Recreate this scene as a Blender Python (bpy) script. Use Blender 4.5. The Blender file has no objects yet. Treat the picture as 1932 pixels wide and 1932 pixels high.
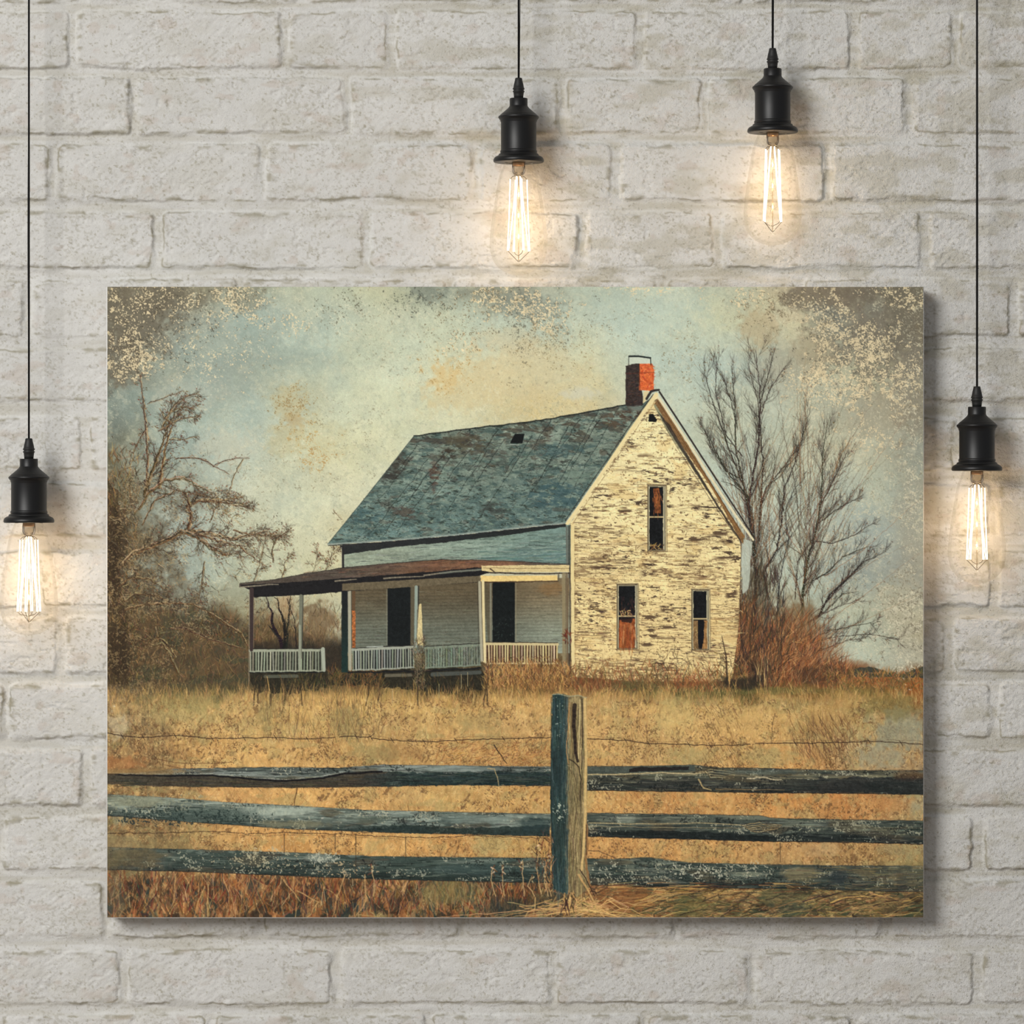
import numpy as np
PX0, PY0, PW, PH = 202, 541, 1541, 1190

def smooth_noise(h, w, sx, sy, seed, octaves=1, gain=.5):
    """value noise in 0..1, cell size sx, sy pixels"""
    out = np.zeros((h, w), np.float32); amp = 1.; tot = 0.
    r = np.random.RandomState(seed)
    for o in range(octaves):
        gw, gh = int(w/sx)+3, int(h/sy)+3
        g = r.rand(gh, gw).astype(np.float32)
        def ix(n, s):
            p = np.arange(n)/s; i = p.astype(int); f = (p-i).astype(np.float32); return i, f*f*(3-2*f)
        i, f = ix(h, sy); g = g[i]*(1-f)[:, None]+g[i+1]*f[:, None]
        i, f = ix(w, sx); out += amp*(g[:, i]*(1-f)+g[:, i+1]*f); tot += amp
        amp *= gain; sx = max(sx/2, 1.); sy = max(sy/2, 1.)
    return out/tot

def sstep(a, b, x):
    t = np.clip((x-a)/(b-a), 0, 1); return t*t*(3-2*t)

def C(*c): return np.array(c, np.float32)/255.

class Painter:
    def __init__(s, seed=3):
        s.I = np.zeros((PH, PW, 3), np.float32); s.wa = 2.2; s.bud = .3
        s.r = np.random.RandomState(seed)
        yy, xx = np.mgrid[0:PH, 0:PW]
        s.X = (xx+PX0).astype(np.float32); s.Y = (yy+PY0).astype(np.float32)
        s.w1 = (smooth_noise(PH, PW, 9, 9, 11, 2)-.5)*2; s.w2 = (smooth_noise(PH, PW, 9, 9, 12, 2)-.5)*2
        s.fine = s.r.rand(PH, PW).astype(np.float32)
        s.n4 = smooth_noise(PH, PW, 3.5, 3.5, 13, 2); s.n30 = smooth_noise(PH, PW, 34, 34, 14, 3)
        s.n8 = smooth_noise(PH, PW, 8, 8, 15, 2)
    def n(s, sx, sy, seed, o=2): return smooth_noise(PH, PW, sx, sy, seed, o)
    def grid(s, xs, ys, cols, warp=22):
        """smooth colour field through a table of colours"""
        cols = np.array(cols, np.float32)/255.
        X = s.X + warp*(s.n30-.5)*2; Y = s.Y + warp*(s.n(30, 30, 77)-.5)*2
        fx = np.interp(X, xs, np.arange(len(xs))); fy = np.interp(Y, ys, np.arange(len(ys)))
        i = np.minimum(fx.astype(int), len(xs)-2); j = np.minimum(fy.astype(int), len(ys)-2)
        u = (fx-i)[..., None]; v = (fy-j)[..., None]
        u = u*u*(3-2*u)*.6+u*.4; v = v*v*(3-2*v)*.6+v*.4
        return (cols[j, i]*(1-u)+cols[j, i+1]*u)*(1-v)+(cols[j+1, i]*(1-u)+cols[j+1, i+1]*u)*v
    def box(s, x0, y0, x1, y1):
        return (max(int(x0)-PX0, 0), max(int(y0)-PY0, 0), min(int(x1)-PX0+1, PW), min(int(y1)-PY0+1, PH))
    def put(s, b, a, col):
        x0, y0, x1, y1 = b; v = s.I[y0:y1, x0:x1]; a = a[..., None]
        v += (col-v)*a
    def poly_mask(s, pts, rough=0.):
        xs = [p[0] for p in pts]; ys = [p[1] for p in pts]; m = 3+rough
        b = s.box(min(xs)-m, min(ys)-m, max(xs)+m, max(ys)+m); x0, y0, x1, y1 = b
        if x1 <= x0 or y1 <= y0: return b, None
        X = s.X[y0:y1, x0:x1]+rough*s.w1[y0:y1, x0:x1]; Y = s.Y[y0:y1, x0:x1]+rough*s.w2[y0:y1, x0:x1]
        acc = np.zeros(X.shape, np.float32)
        for ox, oy in ((.25, .25), (.75, .25), (.25, .75), (.75, .75)):
            c = np.zeros(X.shape, bool); px, py = X+ox-.5, Y+oy-.5
            k = len(pts)
            for q in range(k):
                ax, ay = pts[q]; bx, by = pts[(q+1) % k]
                if ay == by: continue
                t = ((ay > py) != (by > py)) & (px < (bx-ax)*(py-ay)/(by-ay)+ax)
                c ^= t
            acc += c*.25
        return b, acc
    def poly(s, pts, col, a=1., rough=.8, tex=0.):
        b, m = s.poly_mask(pts, rough)
        if m is None: return
        x0, y0, x1, y1 = b
        if callable(col): col = col(s.X[y0:y1, x0:x1], s.Y[y0:y1, x0:x1], b)
        elif not isinstance(col, np.ndarray): col = C(*col)
        if tex: col = col*(1+tex*(s.n4[y0:y1, x0:x1]-.5)*2+tex*.6*(s.fine[y0:y1, x0:x1]-.5))[..., None]
        if isinstance(a, np.ndarray): a = a[y0:y1, x0:x1]
        s.put(b, m*a, col)
    def rect(s, x0, y0, x1, y1, col, **k): s.poly([(x0, y0), (x1, y0), (x1, y1), (x0, y1)], col, **k)
    def line(s, pts, w0, w1, col, a=1., dry=0., clip=None):
        """tapered stroke along a polyline"""
        if not isinstance(col, np.ndarray): col = C(*col)
        n = len(pts)-1
        for i in range(n):
            ax, ay = pts[i]; bx, by = pts[i+1]
            ra = (w0+(w1-w0)*i/n)/2; rb = (w0+(w1-w0)*(i+1)/n)/2; m = max(ra, rb)+1
            b = s.box(min(ax, bx)-m, min(ay, by)-m, max(ax, bx)+m+1, max(ay, by)+m+1); x0, y0, x1, y1 = b
            if x1 <= x0 or y1 <= y0: continue
            X = s.X[y0:y1, x0:x1]-ax; Y = s.Y[y0:y1, x0:x1]-ay
            dx, dy = bx-ax, by-ay; L = dx*dx+dy*dy+1e-6
            t = np.clip((X*dx+Y*dy)/L, 0, 1)
            d = np.sqrt((X-t*dx)**2+(Y-t*dy)**2); r = ra+(rb-ra)*t
            al = np.clip(r+.5-d, 0, 1)*np.minimum(1, r*2)*a
            if dry: al = al*(s.fine[y0:y1, x0:x1] > dry)
            if clip is not None: al = al*clip[y0:y1, x0:x1]
            s.put(b, al, col)
    def wob(s, pts, amp=1.5, step=7):
        """resample a polyline with a hand-drawn wobble"""
        out = [pts[0]]
        for (ax, ay), (bx, by) in zip(pts[:-1], pts[1:]):
            k = max(1, int(np.hypot(bx-ax, by-ay)/step))
            for q in range(1, k+1):
                t = q/k; out.append((ax+(bx-ax)*t+s.r.randn()*amp*.5, ay+(by-ay)*t+s.r.randn()*amp*.5))
        return out
    def branch(s, pts, w0, w1, col, twigs=0, tl=30, spread=.6, depth=1, up=0., a=.9, both=True, start=.15, jit=.08):
        P = s.wob(pts, s.wa, 6); s.line(P, w0, w1, s.jc(col, jit), a, .06)
        if twigs > 3: twigs = int(twigs*1.5)
        n = len(P)-1; r_ = s.r.rand
        for k in range(twigs):
            f = start+(1-start)*(k+s.r.rand())/max(twigs, 1); i = min(int(f*n), n-1)
            x, y = P[i]; dx, dy = P[i+1][0]-P[i][0], P[i+1][1]-P[i][1]
            an = np.arctan2(dy, dx)+(s.r.choice([-1, 1]) if both else 1)*spread*(.5+s.r.rand()*.9)
            ln = tl*(.45+s.r.rand()*.8)*(1.15-f*.6); q = [(x, y)]
            for j in range(4):
                an += s.r.randn()*.16
                if up: an += up*np.sin(-np.pi/2-an)*.25
                q.append((q[-1][0]+np.cos(an)*ln/4, q[-1][1]+np.sin(an)*ln/4))
            if r_() < s.bud: s.line([q[3], (q[3][0]+1.5, q[3][1]+1)], 2, 1, s.jc(C(120, 78, 50), .2), .6)
            ww = max(.55, (w0+(w1-w0)*f)*.5)
            if depth > 1: s.branch(q, ww, .5, col, max(2, twigs//2), tl*.55, spread, depth-1, up, a*.85, both, .2, jit)
            else: s.line(q, ww, .45, s.jc(col, jit), a*.8)
    def jc(s, col, j=.08):
        c = col if isinstance(col, np.ndarray) else C(*col)
        return np.clip(c*(1+j*s.r.randn())+j*.2*s.r.randn(3).astype(np.float32), 0, 1).astype(np.float32)
    def blob(s, cx, cy, rx, ry, k=.5):
        d = np.sqrt(((s.X-cx)/rx)**2+((s.Y-cy)/ry)**2)+(s.n8-.5)*k+(s.n30-.5)*k
        return sstep(1.15, .45, d)
    def rot(s, nz):
        """turn and warp a noise field so that its cells do not line up with the edges"""
        if not hasattr(s, 'ri'):
            u = (.83*(s.X-PX0)+.56*(s.Y-PY0)+3.*s.w1+40); v = (-.56*(s.X-PX0)+.83*(s.Y-PY0)+3.*s.w2+900)
            f = lambda t, n: np.where(np.abs(t.astype(int)) % (2*n-2) >= n, 2*n-2-np.abs(t.astype(int)) % (2*n-2), np.abs(t.astype(int)) % (2*n-2))
            s.ri = (f(v, PH), f(u, PW))
        z = nz[s.ri]; q = np.pad(z, 1, mode='edge'); return (z*2+q[:-2, 1:-1]+q[2:, 1:-1]+q[1:-1, :-2]+q[1:-1, 2:])/6
    def speck(s, m, col, dens, seed, size=1.6, a=.9):
        """fine sprinkled flecks where mask m is high"""
        nz = smooth_noise(PH, PW, size*.8, size*.8, seed, 1)*.7+smooth_noise(PH, PW, 9, 9, seed+1, 2)*.3
        nz = s.rot(nz); srt = np.sort(nz[::7, ::7].ravel()); q = np.interp(1-np.clip(dens*.42*m*m*(.4+1.2*smooth_noise(PH, PW, 22, 22, seed+2, 2)), 0, .9), np.linspace(0, 1, len(srt)), srt).astype(np.float32); t = sstep(q-.025, q+.02, nz)*sstep(.01, .1, m)
        s.put((0, 0, PW, PH), t*a, C(*col)*(.9+.2*s.n8)[..., None])
    def patch(s, m, sx, sy, seed, thr, col, a=.8, soft=.03, shear=0., o=3):
        """ragged, hard-edged patches; shear slants the grain"""
        nz = s.n(sx, sy, seed, o)
        if sx < 8 and sy < 8: nz = s.rot(nz)
        if shear:
            sh = np.round((s.Y-PY0)*shear).astype(int); xx = np.abs((s.X-PX0).astype(int)+sh) % (2*PW-2); xx = np.where(xx >= PW, 2*PW-2-xx, xx)
            nz = nz[(s.Y-PY0).astype(int), xx]
        s.put((0, 0, PW, PH), sstep(thr-soft, thr+soft, nz)*m*a, C(*col))
    def veins(s, m, sx, sy, seed, w, col, a=.6, o=2):
        """thin wandering cracks"""
        d = np.abs(s.n(sx, sy, seed, o)-.5); s.put((0, 0, PW, PH), sstep(w, w*.25, d)*m*a, C(*col))
    def tint(s, m, col, a): s.put((0, 0, PW, PH), m*a, C(*col))
    def strokes(s, n, x0, x1, y0, y1, ln, w, ang, aj, cols, a=.7, jit=.1, mask=None, local=0., clip=None):
        """many short brush dabs"""
        r = s.r; cc = [C(*c) for c in cols]
        for i in range(n):
            x, y = x0+r.rand()*(x1-x0), y0+r.rand()*(y1-y0)
            yi, xi = min(max(int(y)-PY0, 0), PH-1), min(max(int(x)-PX0, 0), PW-1)
            if mask is not None and r.rand() > mask[yi, xi]: continue
            an = ang+r.randn()*aj; l = ln*(.4+r.rand()); c = cc[r.randint(len(cc))]
            if local: c = c*(1-local)+s.I[yi, xi]*local
            b = r.randn()*.12; mx, my = x+np.cos(an)*l*.5, y+np.sin(an)*l*.5
            s.line([(x, y), (mx, my), (mx+np.cos(an+b*2)*l*.5, my+np.sin(an+b*2)*l*.5)], w*(.6+.6*r.rand()), w*.35, s.jc(c, jit), a, 0., clip)

def paint_picture():
    s = Painter(); r = s.r; V = -np.pi/2
    xs = [202, 330, 460, 590, 720, 850, 980, 1110, 1240, 1370, 1500, 1630, 1743]
    ys = [541, 600, 680, 760, 840, 920, 1000, 1080, 1160, 1240, 1275, 1300, 1330, 1370, 1420, 1500, 1600, 1670, 1731]
    T = [
     [(112,105,93),(125,118,102),(160,165,150),(185,195,180),(195,200,175),(150,160,150),(150,150,135),(178,192,182),(192,202,188),(195,200,180),(170,160,140),(122,114,100),(118,108,90)],
     [(115,110,96),(140,140,128),(160,175,170),(180,192,180),(197,202,180),(195,203,183),(185,195,180),(190,200,185),(190,203,190),(200,205,180),(198,192,162),(130,125,113),(122,115,102)],
     [(130,132,122),(148,160,155),(152,166,160),(175,190,180),(204,208,182),(200,208,188),(210,203,170),(205,208,182),(190,205,195),(182,198,192),(178,174,152),(172,172,148),(132,127,115)],
     [(122,132,128),(148,168,168),(165,182,178),(188,192,170),(207,209,180),(205,208,182),(213,200,158),(212,200,160),(202,210,190),(192,204,192),(188,192,175),(165,165,150),(148,143,128)],
     [(108,108,94),(150,166,164),(177,190,182),(200,202,175),(210,210,178),(206,209,182),(213,203,162),(210,205,170),(200,209,190),(196,206,190),(196,202,184),(184,184,164),(150,150,138)],
     [(108,103,84),(158,168,160),(192,200,186),(212,212,184),(212,210,180),(206,206,180),(200,200,180),(200,200,180),(198,206,190),(195,206,192),(196,206,190),(186,194,180),(155,158,146)],
     [(98,90,70),(160,172,168),(190,195,176),(210,208,178),(214,210,182),(206,206,180),(200,200,180),(200,200,180),(190,200,188),(184,196,190),(190,200,188),(165,180,180),(162,162,148)],
     [(90,80,60),(158,170,165),(182,188,168),(204,202,170),(212,207,172),(206,206,180),(200,200,180),(200,200,180),(190,200,188),(182,192,184),(186,197,184),(160,172,172),(165,162,148)],
     [(82,72,52),(138,138,122),(150,147,122),(188,184,154),(205,200,168),(190,185,160),(190,185,160),(190,185,160),(190,190,170),(160,150,125),(185,192,176),(182,186,165),(162,157,140)],
     [(80,65,45),(98,86,66),(100,88,66),(128,112,84),(110,95,72),(90,80,62),(90,80,62),(110,90,62),(130,105,72),(130,90,60),(165,150,125),(188,196,180),(172,168,150)],
     [(98,82,60),(84,76,52),(92,80,58),(92,78,52),(66,58,42),(70,62,44),(98,78,52),(110,76,46),(118,98,62),(92,58,38),(140,74,42),(150,90,50),(110,85,60)],
     [(165,138,98),(112,102,66),(84,78,52),(145,118,74),(112,92,58),(72,62,40),(122,92,52),(112,78,46),(105,94,56),(86,82,48),(118,88,48),(130,112,62),(160,92,46)],
     [(188,152,102),(190,160,100),(190,160,105),(208,168,104),(202,167,102),(208,168,102),(218,174,108),(196,156,98),(204,168,106),(208,172,108),(188,158,98),(168,138,82),(138,102,60)],
     [(192,162,122),(208,173,112),(208,168,106),(200,164,102),(194,158,102),(208,168,106),(198,158,102),(214,172,110),(220,176,112),(222,178,112),(204,164,102),(180,158,108),(162,152,126)],
     [(186,132,82),(202,152,92),(218,172,106),(208,162,100),(184,148,92),(204,158,98),(188,140,84),(208,164,102),(196,160,104),(210,165,102),(208,154,92),(170,152,116),(164,134,98)],
     [(196,156,96),(188,148,98),(214,164,102),(224,174,106),(214,168,106),(200,164,102),(204,158,96),(214,168,102),(200,146,88),(208,154,92),(204,144,82),(198,134,78),(168,152,116)],
     [(142,122,86),(162,132,86),(202,152,92),(214,158,92),(218,168,102),(208,154,92),(198,158,96),(208,154,92),(208,154,92),(208,158,96),(194,148,96),(178,138,88),(162,142,96)],
     [(108,90,68),(146,94,56),(134,84,50),(146,90,54),(154,116,72),(128,112,74),(116,94,64),(158,110,66),(162,122,74),(148,114,74),(128,108,74),(120,104,70),(120,98,62)],
     [(72,62,48),(98,68,44),(90,64,44),(86,64,44),(82,68,48),(88,78,54),(70,68,54),(148,110,70),(128,84,50),(104,98,64),(94,92,62),(112,98,64),(84,74,50)]]
    s.I[:] = s.grid(xs, ys, T)
    sky = sstep(1290, 1230, s.Y); field = 1-sstep(1300, 1260, s.Y)
    # cloudy mottling
    m = (s.n(120, 90, 21, 3)-.5)*.16+(s.n30-.5)*.11+(s.n8-.5)*.045
    s.I *= (1+m*sky*.8)[..., None]
    wb = (s.n(90, 80, 22, 3)-.5)*sky; s.I[..., 2] += wb*.06; s.I[..., 0] -= wb*.05
    s.I[..., 2] -= .012*sky; s.I[..., 0] += .004*sky
    s.patch(sky*.9, 26, 22, 24, .60, (212,210,184), .16, .05); s.patch(sky*.9, 18, 16, 25, .62, (168,178,164), .15, .05); s.patch(sky, 7, 6, 26, .66, (222,216,186), .22, .03); s.patch(sky, 6, 5, 27, .68, (150,156,140), .20, .03)
    s.veins(sky*sstep(.5, .62, s.n(80, 60, 28, 2)), 9, 8, 29, .02, (176,176,150), .30)
    s.I += ((s.fine-.5)*.035)[..., None]
    # worn sky: brown clouds, cream flecks, ochre stains
    B = s.blob
    for cx, cy, rx, ry, c, a in ((250,600,95,80,(108,100,86),.75),(225,680,40,60,(104,94,80),.6),(330,560,110,30,(112,105,90),.45),(465,560,45,35,(120,112,92),.35),(810,548,40,22,(135,142,130),.8),
        (985,575,85,34,(132,138,128),.75),(905,552,60,16,(140,142,128),.5),(1560,560,110,45,(118,108,94),.75),(1650,640,130,90,(122,114,102),.7),(1710,600,60,110,(116,110,96),.7),(1560,610,60,40,(120,126,120),.5),
        (1715,740,42,120,(140,134,120),.6),(1435,620,42,48,(188,168,132),.6),(1530,660,50,60,(172,158,130),.55),(1470,700,60,50,(180,176,156),.5),(1655,790,70,70,(170,158,134),.4),(1720,1000,40,150,(160,156,142),.5),
        (890,730,110,70,(216,198,152),.6),(840,712,45,28,(222,190,130),.6),(1000,700,120,60,(216,202,162),.5),(960,640,70,30,(212,200,165),.45),(540,760,38,50,(200,185,140),.5),(555,795,24,14,(186,160,116),.5),(540,830,40,40,(196,184,142),.5),
        (600,830,50,60,(208,196,150),.35),(420,700,60,40,(155,165,158),.4),(440,640,130,60,(150,166,162),.35),(350,750,70,40,(190,190,172),.4),(430,840,60,40,(206,202,180),.45),
        (1490,600,50,18,(206,192,160),.6),(1090,742,40,14,(212,210,190),.6),(1230,600,120,40,(188,204,194),.4),(1700,1140,50,70,(186,178,154),.5),(1710,1240,40,40,(176,172,156),.4),(1650,1020,60,60,(170,178,172),.4),(1590,930,50,60,(178,188,178),.4)):
        s.tint(B(cx, cy, rx, ry, .9)*sky, c, a)
    cream = (236, 216, 176)
    sp = [(300,562,90,30,.5),(250,600,60,60,.25),(260,660,45,40,.5),(245,690,52,24,.85),(455,555,60,26,.75),(445,590,40,20,.5),(552,618,26,26,.7),(500,605,20,14,.5),(960,568,80,34,.7),(1020,588,60,30,.8),(905,560,30,20,.5),
          (1570,600,70,50,.6),(1620,640,90,50,.85),(1610,700,90,60,.75),(1700,560,50,30,.8),(1560,740,80,40,.6),(1520,715,50,20,.6),(1700,720,40,60,.7),(1640,830,60,40,.45),(1720,900,16,200,.4),(1690,1170,60,60,.65),(1715,1245,30,50,.6),(1660,1140,50,30,.4),
          (1220,545,60,12,.4),(1420,560,60,24,.5),(860,660,50,40,.35),(400,660,80,60,.2),(225,575,25,25,.3),(225,1310,40,30,.5)]
    for i, (cx, cy, rx, ry, d) in enumerate(sp): s.speck(B(cx, cy, rx*1.2, ry*1.2, 1.3), cream if cy < 900 else (210,202,178), d*.95, 200+i, 1.7, .8)
    for i, (cx, cy, rx, ry, d, c) in enumerate([(560,745,36,30,.45,(168,136,84)),(540,770,40,40,.4,(150,122,78)),(585,835,40,45,.5,(196,156,92)),(600,860,30,26,.5,(186,140,80)),(870,600,70,60,.3,(120,104,76)),(1000,610,90,60,.35,(100,98,84)),(1050,650,70,50,.25,(150,130,92)),
          (400,575,90,40,.3,(92,88,76)),(300,640,80,60,.3,(80,74,62)),(1450,570,60,30,.35,(110,98,78)),(1620,660,120,90,.35,(96,96,86)),(1500,580,60,60,.3,(112,104,84)),(800,560,60,30,.45,(84,88,80)),(640,580,60,30,.25,(90,86,70)),(1290,680,40,60,.2,(140,124,92)),(1690,1160,60,80,.4,(120,112,96)),(850,700,60,50,.3,(186,150,90))]):
        s.speck(B(cx, cy, rx*1.2, ry*1.2, 1.3), c, d*.8, 300+i, 1.4, .6)
    g1 = sstep(.45, .6, s.n(70, 60, 352, 3))*sky; s.speck(g1*.8, (128,116,90), .16, 350, 1.3, .4); s.speck(sstep(.48, .6, s.n(90, 60, 353, 3))*sky*.8, (226,220,192), .3, 351, 1.4, .4); s.speck(sstep(1400, 1560, s.X)*sky*sstep(.44, .6, s.n(60, 60, 354, 3)), (214,206,178), .35, 355, 1.4, .55)
    # brush dabs in the sky
    s.strokes(5200, 202, 1743, 541, 1240, 16, 5, 0, 1.2, [(205,208,184)], .16, .035, None, .93)
    # ---- bare left tree and thicket
    thick = np.clip(sstep(430, 202, s.X+(s.n30-.5)*170)*sstep(820, 1080, s.Y)*1.25, 0, 1)
    s.tint(thick*sstep(.35, .7, s.n(14, 16, 41, 3)+thick*.25), (96,82,60), .62)
    hedge = sstep(1150, 1205, s.Y-(s.n(40, 60, 42, 3)-.5)*110+np.interp(s.X, [202, 300, 420, 470, 560, 650, 700], [10, 45, 20, -8, -25, -20, -900]))*sstep(1310, 1280, s.Y)
    s.tint(hedge, (84,70,52), .88); s.tint(hedge*sstep(.45, .62, s.n(26, 14, 43, 3)), (112,90,62), .6); s.tint(hedge*sstep(.5, .66, s.n(40, 16, 44, 3)), (70,76,58), .55)
    s.tint(s.blob(268, 1180, 50, 60)*hedge, (104,78,52), .4)
    s.strokes(2600, 202, 660, 1140, 1290, 16, 1.6, V, .6, [(60,50,38),(130,100,66),(104,84,58),(150,116,76),(58,62,50)], .5, .12, hedge)
    # trunk at the left edge
    s.poly([(202,900),(222,930),(228,1000),(222,1060),(226,1110),(240,1160),(236,1230),(245,1290),(202,1295)], (74,60,42), .85, 5)
    s.strokes(900, 202, 262, 850, 1290, 16, 2, V, .5, [(56,44,32),(120,92,58),(160,122,76),(92,74,50)], .55, .12)
    for cxx, cyy, rx, ry in ((222, 1020, 26, 70), (214, 1085, 16, 60), (224, 1230, 26, 70)): s.tint(B(cxx, cyy, rx, ry), (50,40,30), .6)
    bk, br, tn = (56,44,34), (120,78,48), (176,150,112)
    def limb(pts, w, tw, tl=34, d=2, sp=.6):
        s.branch([(x+1.2, y-w*.4) for x, y in pts], w*.8, .8, tn, 0, a=.8)
        s.branch(pts, w*.8, .8, bk, int(tw*1.5), tl*1.1, sp, d, 0, .8)
        s.branch([(x+w*.2, y) for x, y in pts], w*.4, .5, tn, 0, a=.55); s.branch([(x-w*.1, y+w*.2) for x, y in pts], w*.3, .6, br, int(tw*.5), tl*.7, sp, 1, a=.6)
    limb([(275,915),(278,860),(273,790),(266,730),(263,705)], 5, 6, 22)
    limb([(272,935),(290,880),(305,840),(318,800),(330,780),(352,760)], 8, 9, 46)
    limb([(300,920),(305,880),(312,840),(326,800),(310,790),(300,770)], 6, 5, 30)
    limb([(305,805),(322,776),(345,768),(368,772)], 3, 7, 30, 2); limb([(310,790),(330,762),(350,748),(375,740)], 3, 7, 28)
    limb([(275,810),(262,830),(252,848)], 3, 4, 16); limb([(300,812),(340,790),(378,785)], 2.5, 7, 22)
    limb([(278,762),(310,750),(345,737)], 1.8, 5, 16, 1); limb([(320,830),(350,828),(372,822)], 2, 5, 18)
    limb([(330,866),(360,862),(385,868),(402,880),(425,868),(450,864),(470,865)], 2.6, 6, 14, 1, .5)
    limb([(402,880),(420,888),(430,893)], 1.4, 0); limb([(458,866),(442,895),(434,920),(428,940)], 1.8, 2, 12, 1)
    limb([(262,960),(280,930),(310,905),(345,902),(380,920),(410,935)], 6, 8, 40)
    limb([(268,990),(290,945),(330,925),(380,935),(430,945),(470,955)], 3, 9, 30)
    limb([(228,1068),(250,1045),(290,1030),(335,1010),(360,1002),(400,1008),(440,1018),(470,1008),(500,1012),(540,1008)], 8, 15, 40)
    limb([(340,1003),(370,1012),(400,1035),(425,1048),(455,1042)], 7, 9, 34); limb([(375,1008),(410,1020),(450,1030),(490,1062)], 3.5, 6, 24)
    limb([(355,998),(360,970),(352,955),(375,945),(410,945),(450,955),(478,962)], 7, 10, 34)
    limb([(360,955),(350,935),(345,925)], 5, 5, 22); limb([(395,985),(405,960),(420,945),(460,935)], 2.5, 6, 22)
    limb([(225,1105),(245,1090),(280,1092),(310,1110)], 4, 7, 30); limb([(228,1140),(255,1120),(290,1122),(330,1140)], 4, 8, 34)
    limb([(235,1150),(270,1140),(330,1138),(365,1140),(400,1160),(430,1180),(455,1195),(470,1225)], 3.5, 10, 34)
    limb([(320,1185),(350,1185),(390,1205),(430,1215),(462,1225)], 3.5, 6, 20, 1); limb([(330,1240),(312,1215),(300,1205),(270,1208),(250,1200)], 4, 6, 26)
    limb([(335,1270),(322,1240),(305,1212),(290,1220)], 4, 3, 20, 1); limb([(385,1060),(380,1100),(372,1140)], 3, 6, 26)
    limb([(440,1000),(470,1010),(500,1002),(525,1014)], 3, 5, 18); limb([(515,1060),(512,1040),(520,1018),(545,1000)], 3, 6, 26)
    limb([(530,1100),(538,1060),(552,1040)], 1.6, 5, 22); limb([(478,1100),(490,1060),(500,1010)], 1.6, 6, 26); limb([(610,1085),(625,1050),(640,1030)], 1.3, 6, 22, 2); limb([(590,1086),(600,1050),(595,1030)], 1, 5, 18, 2); limb([(645,980),(635,970),(628,960)], .9, 3, 9, 1)
    twig = sstep(.45, .62, s.n(46, 40, 411, 3))*sstep(600, 420, s.X+np.clip(980-s.Y, 0, 200)*1.3)*sstep(770, 860, s.Y)*sstep(1240, 1180, s.Y)
    s.veins(twig, 9, 8, 412, .035, (74,56,42), .45, 3); s.speck(twig*.9, (70,54,40), .5, 417, 1.6, .55); s.speck(twig*.9, (196,172,130), .45, 418, 1.6, .5)
    s.patch(thick, 5, 6, 415, .60, (66,54,40), .45, .06); s.speck(thick*.9, (164,138,98), .5, 416, 1.5, .5)
    s.strokes(2600, 205, 520, 850, 1200, 13, 1., -.6, 1.1, [(70,54,42),(120,88,60),(176,150,112),(150,140,112)], .42, .12, sstep(.42, .7, s.n(40, 34, 46, 3))*sstep(560, 380, s.X))
    s.strokes(900, 205, 470, 950, 1200, 15, 1.6, .5, .6, [(190,172,132),(150,118,78),(60,46,36)], .5, .1, sstep(.5, .68, s.n(30, 24, 47, 2)))
    # ---- right trees
    g = (92,76,58)
    s.strokes(1500, 1380, 1640, 860, 1180, 22, .8, V+.35, .5, [(150,120,86),(112,92,68),(170,132,92)], .4, .1, np.maximum(B(1480, 1010, 110, 170), B(1560, 1020, 70, 130))*.8)
    for pts, w, tw, tl in (
        ([(1418,1240),(1425,1140),(1424,1040),(1420,980),(1405,920),(1380,860),(1345,760),(1328,700)], 7, 12, 50), ([(1424,1060),(1412,960),(1400,900),(1388,850),(1386,760),(1380,690)], 5, 11, 40),
        ([(1420,1000),(1412,950),(1420,900),(1432,840),(1434,740),(1425,660)], 5, 12, 50), ([(1432,1020),(1436,940),(1440,870),(1430,760),(1412,690)], 3.5, 10, 40),
        ([(1434,960),(1445,920),(1480,880),(1520,820)], 3, 9, 40), ([(1436,780),(1450,740),(1482,690)], 2, 6, 26), ([(1434,760),(1448,710),(1462,660)], 2, 6, 24),
        ([(1415,940),(1380,900),(1345,850),(1325,800)], 2.6, 10, 34), ([(1405,905),(1370,890),(1330,810)], 1.8, 8, 28), ([(1400,860),(1370,820),(1350,740),(1352,670)], 2.4, 9, 34), ([(1392,810),(1380,760),(1360,700)], 1.6, 7, 24),
        ([(1405,935),(1385,915),(1360,908)], 2, 4, 14), ([(1450,1130),(1440,1080),(1465,1040),(1475,980),(1480,920),(1500,870),(1530,770)], 4.5, 12, 42),
        ([(1485,1010),(1482,960),(1500,920),(1520,900)], 2, 8, 30), ([(1512,1200),(1515,1110),(1525,1050),(1540,1000),(1550,940),(1552,860),(1560,800)], 6, 14, 46),
        ([(1550,950),(1575,900),(1600,850)], 2.4, 9, 32), ([(1540,990),(1580,960),(1625,935)], 2.4, 9, 30), ([(1535,1020),(1570,1025),(1610,1010),(1650,985)], 2, 8, 24), ([(1518,1105),(1560,1080),(1590,1050),(1640,1030)], 2.4, 9, 32),
        ([(1555,1140),(1590,1100),(1630,1060),(1673,1040)], 3, 9, 30), ([(1510,1185),(1545,1160),(1566,1122),(1600,1090),(1640,1045)], 5, 9, 32), ([(1530,1170),(1580,1145),(1622,1130)], 1.6, 7, 22), ([(1560,1150),(1590,1120),(1620,1115)], 1.6, 5, 20),
        ([(1510,1220),(1560,1190),(1610,1180),(1660,1172)], 1.8, 9, 26), ([(1520,1215),(1580,1200),(1640,1196),(1700,1205)], 1.5, 9, 24), ([(1540,1230),(1590,1210),(1640,1200)], 1.4, 7, 20), ([(1465,1180),(1470,1100),(1480,1050),(1490,1000)], 2.6, 9, 32), ([(1500,1130),(1505,1060),(1530,1020),(1545,1000)], 2, 7, 26)):
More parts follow.
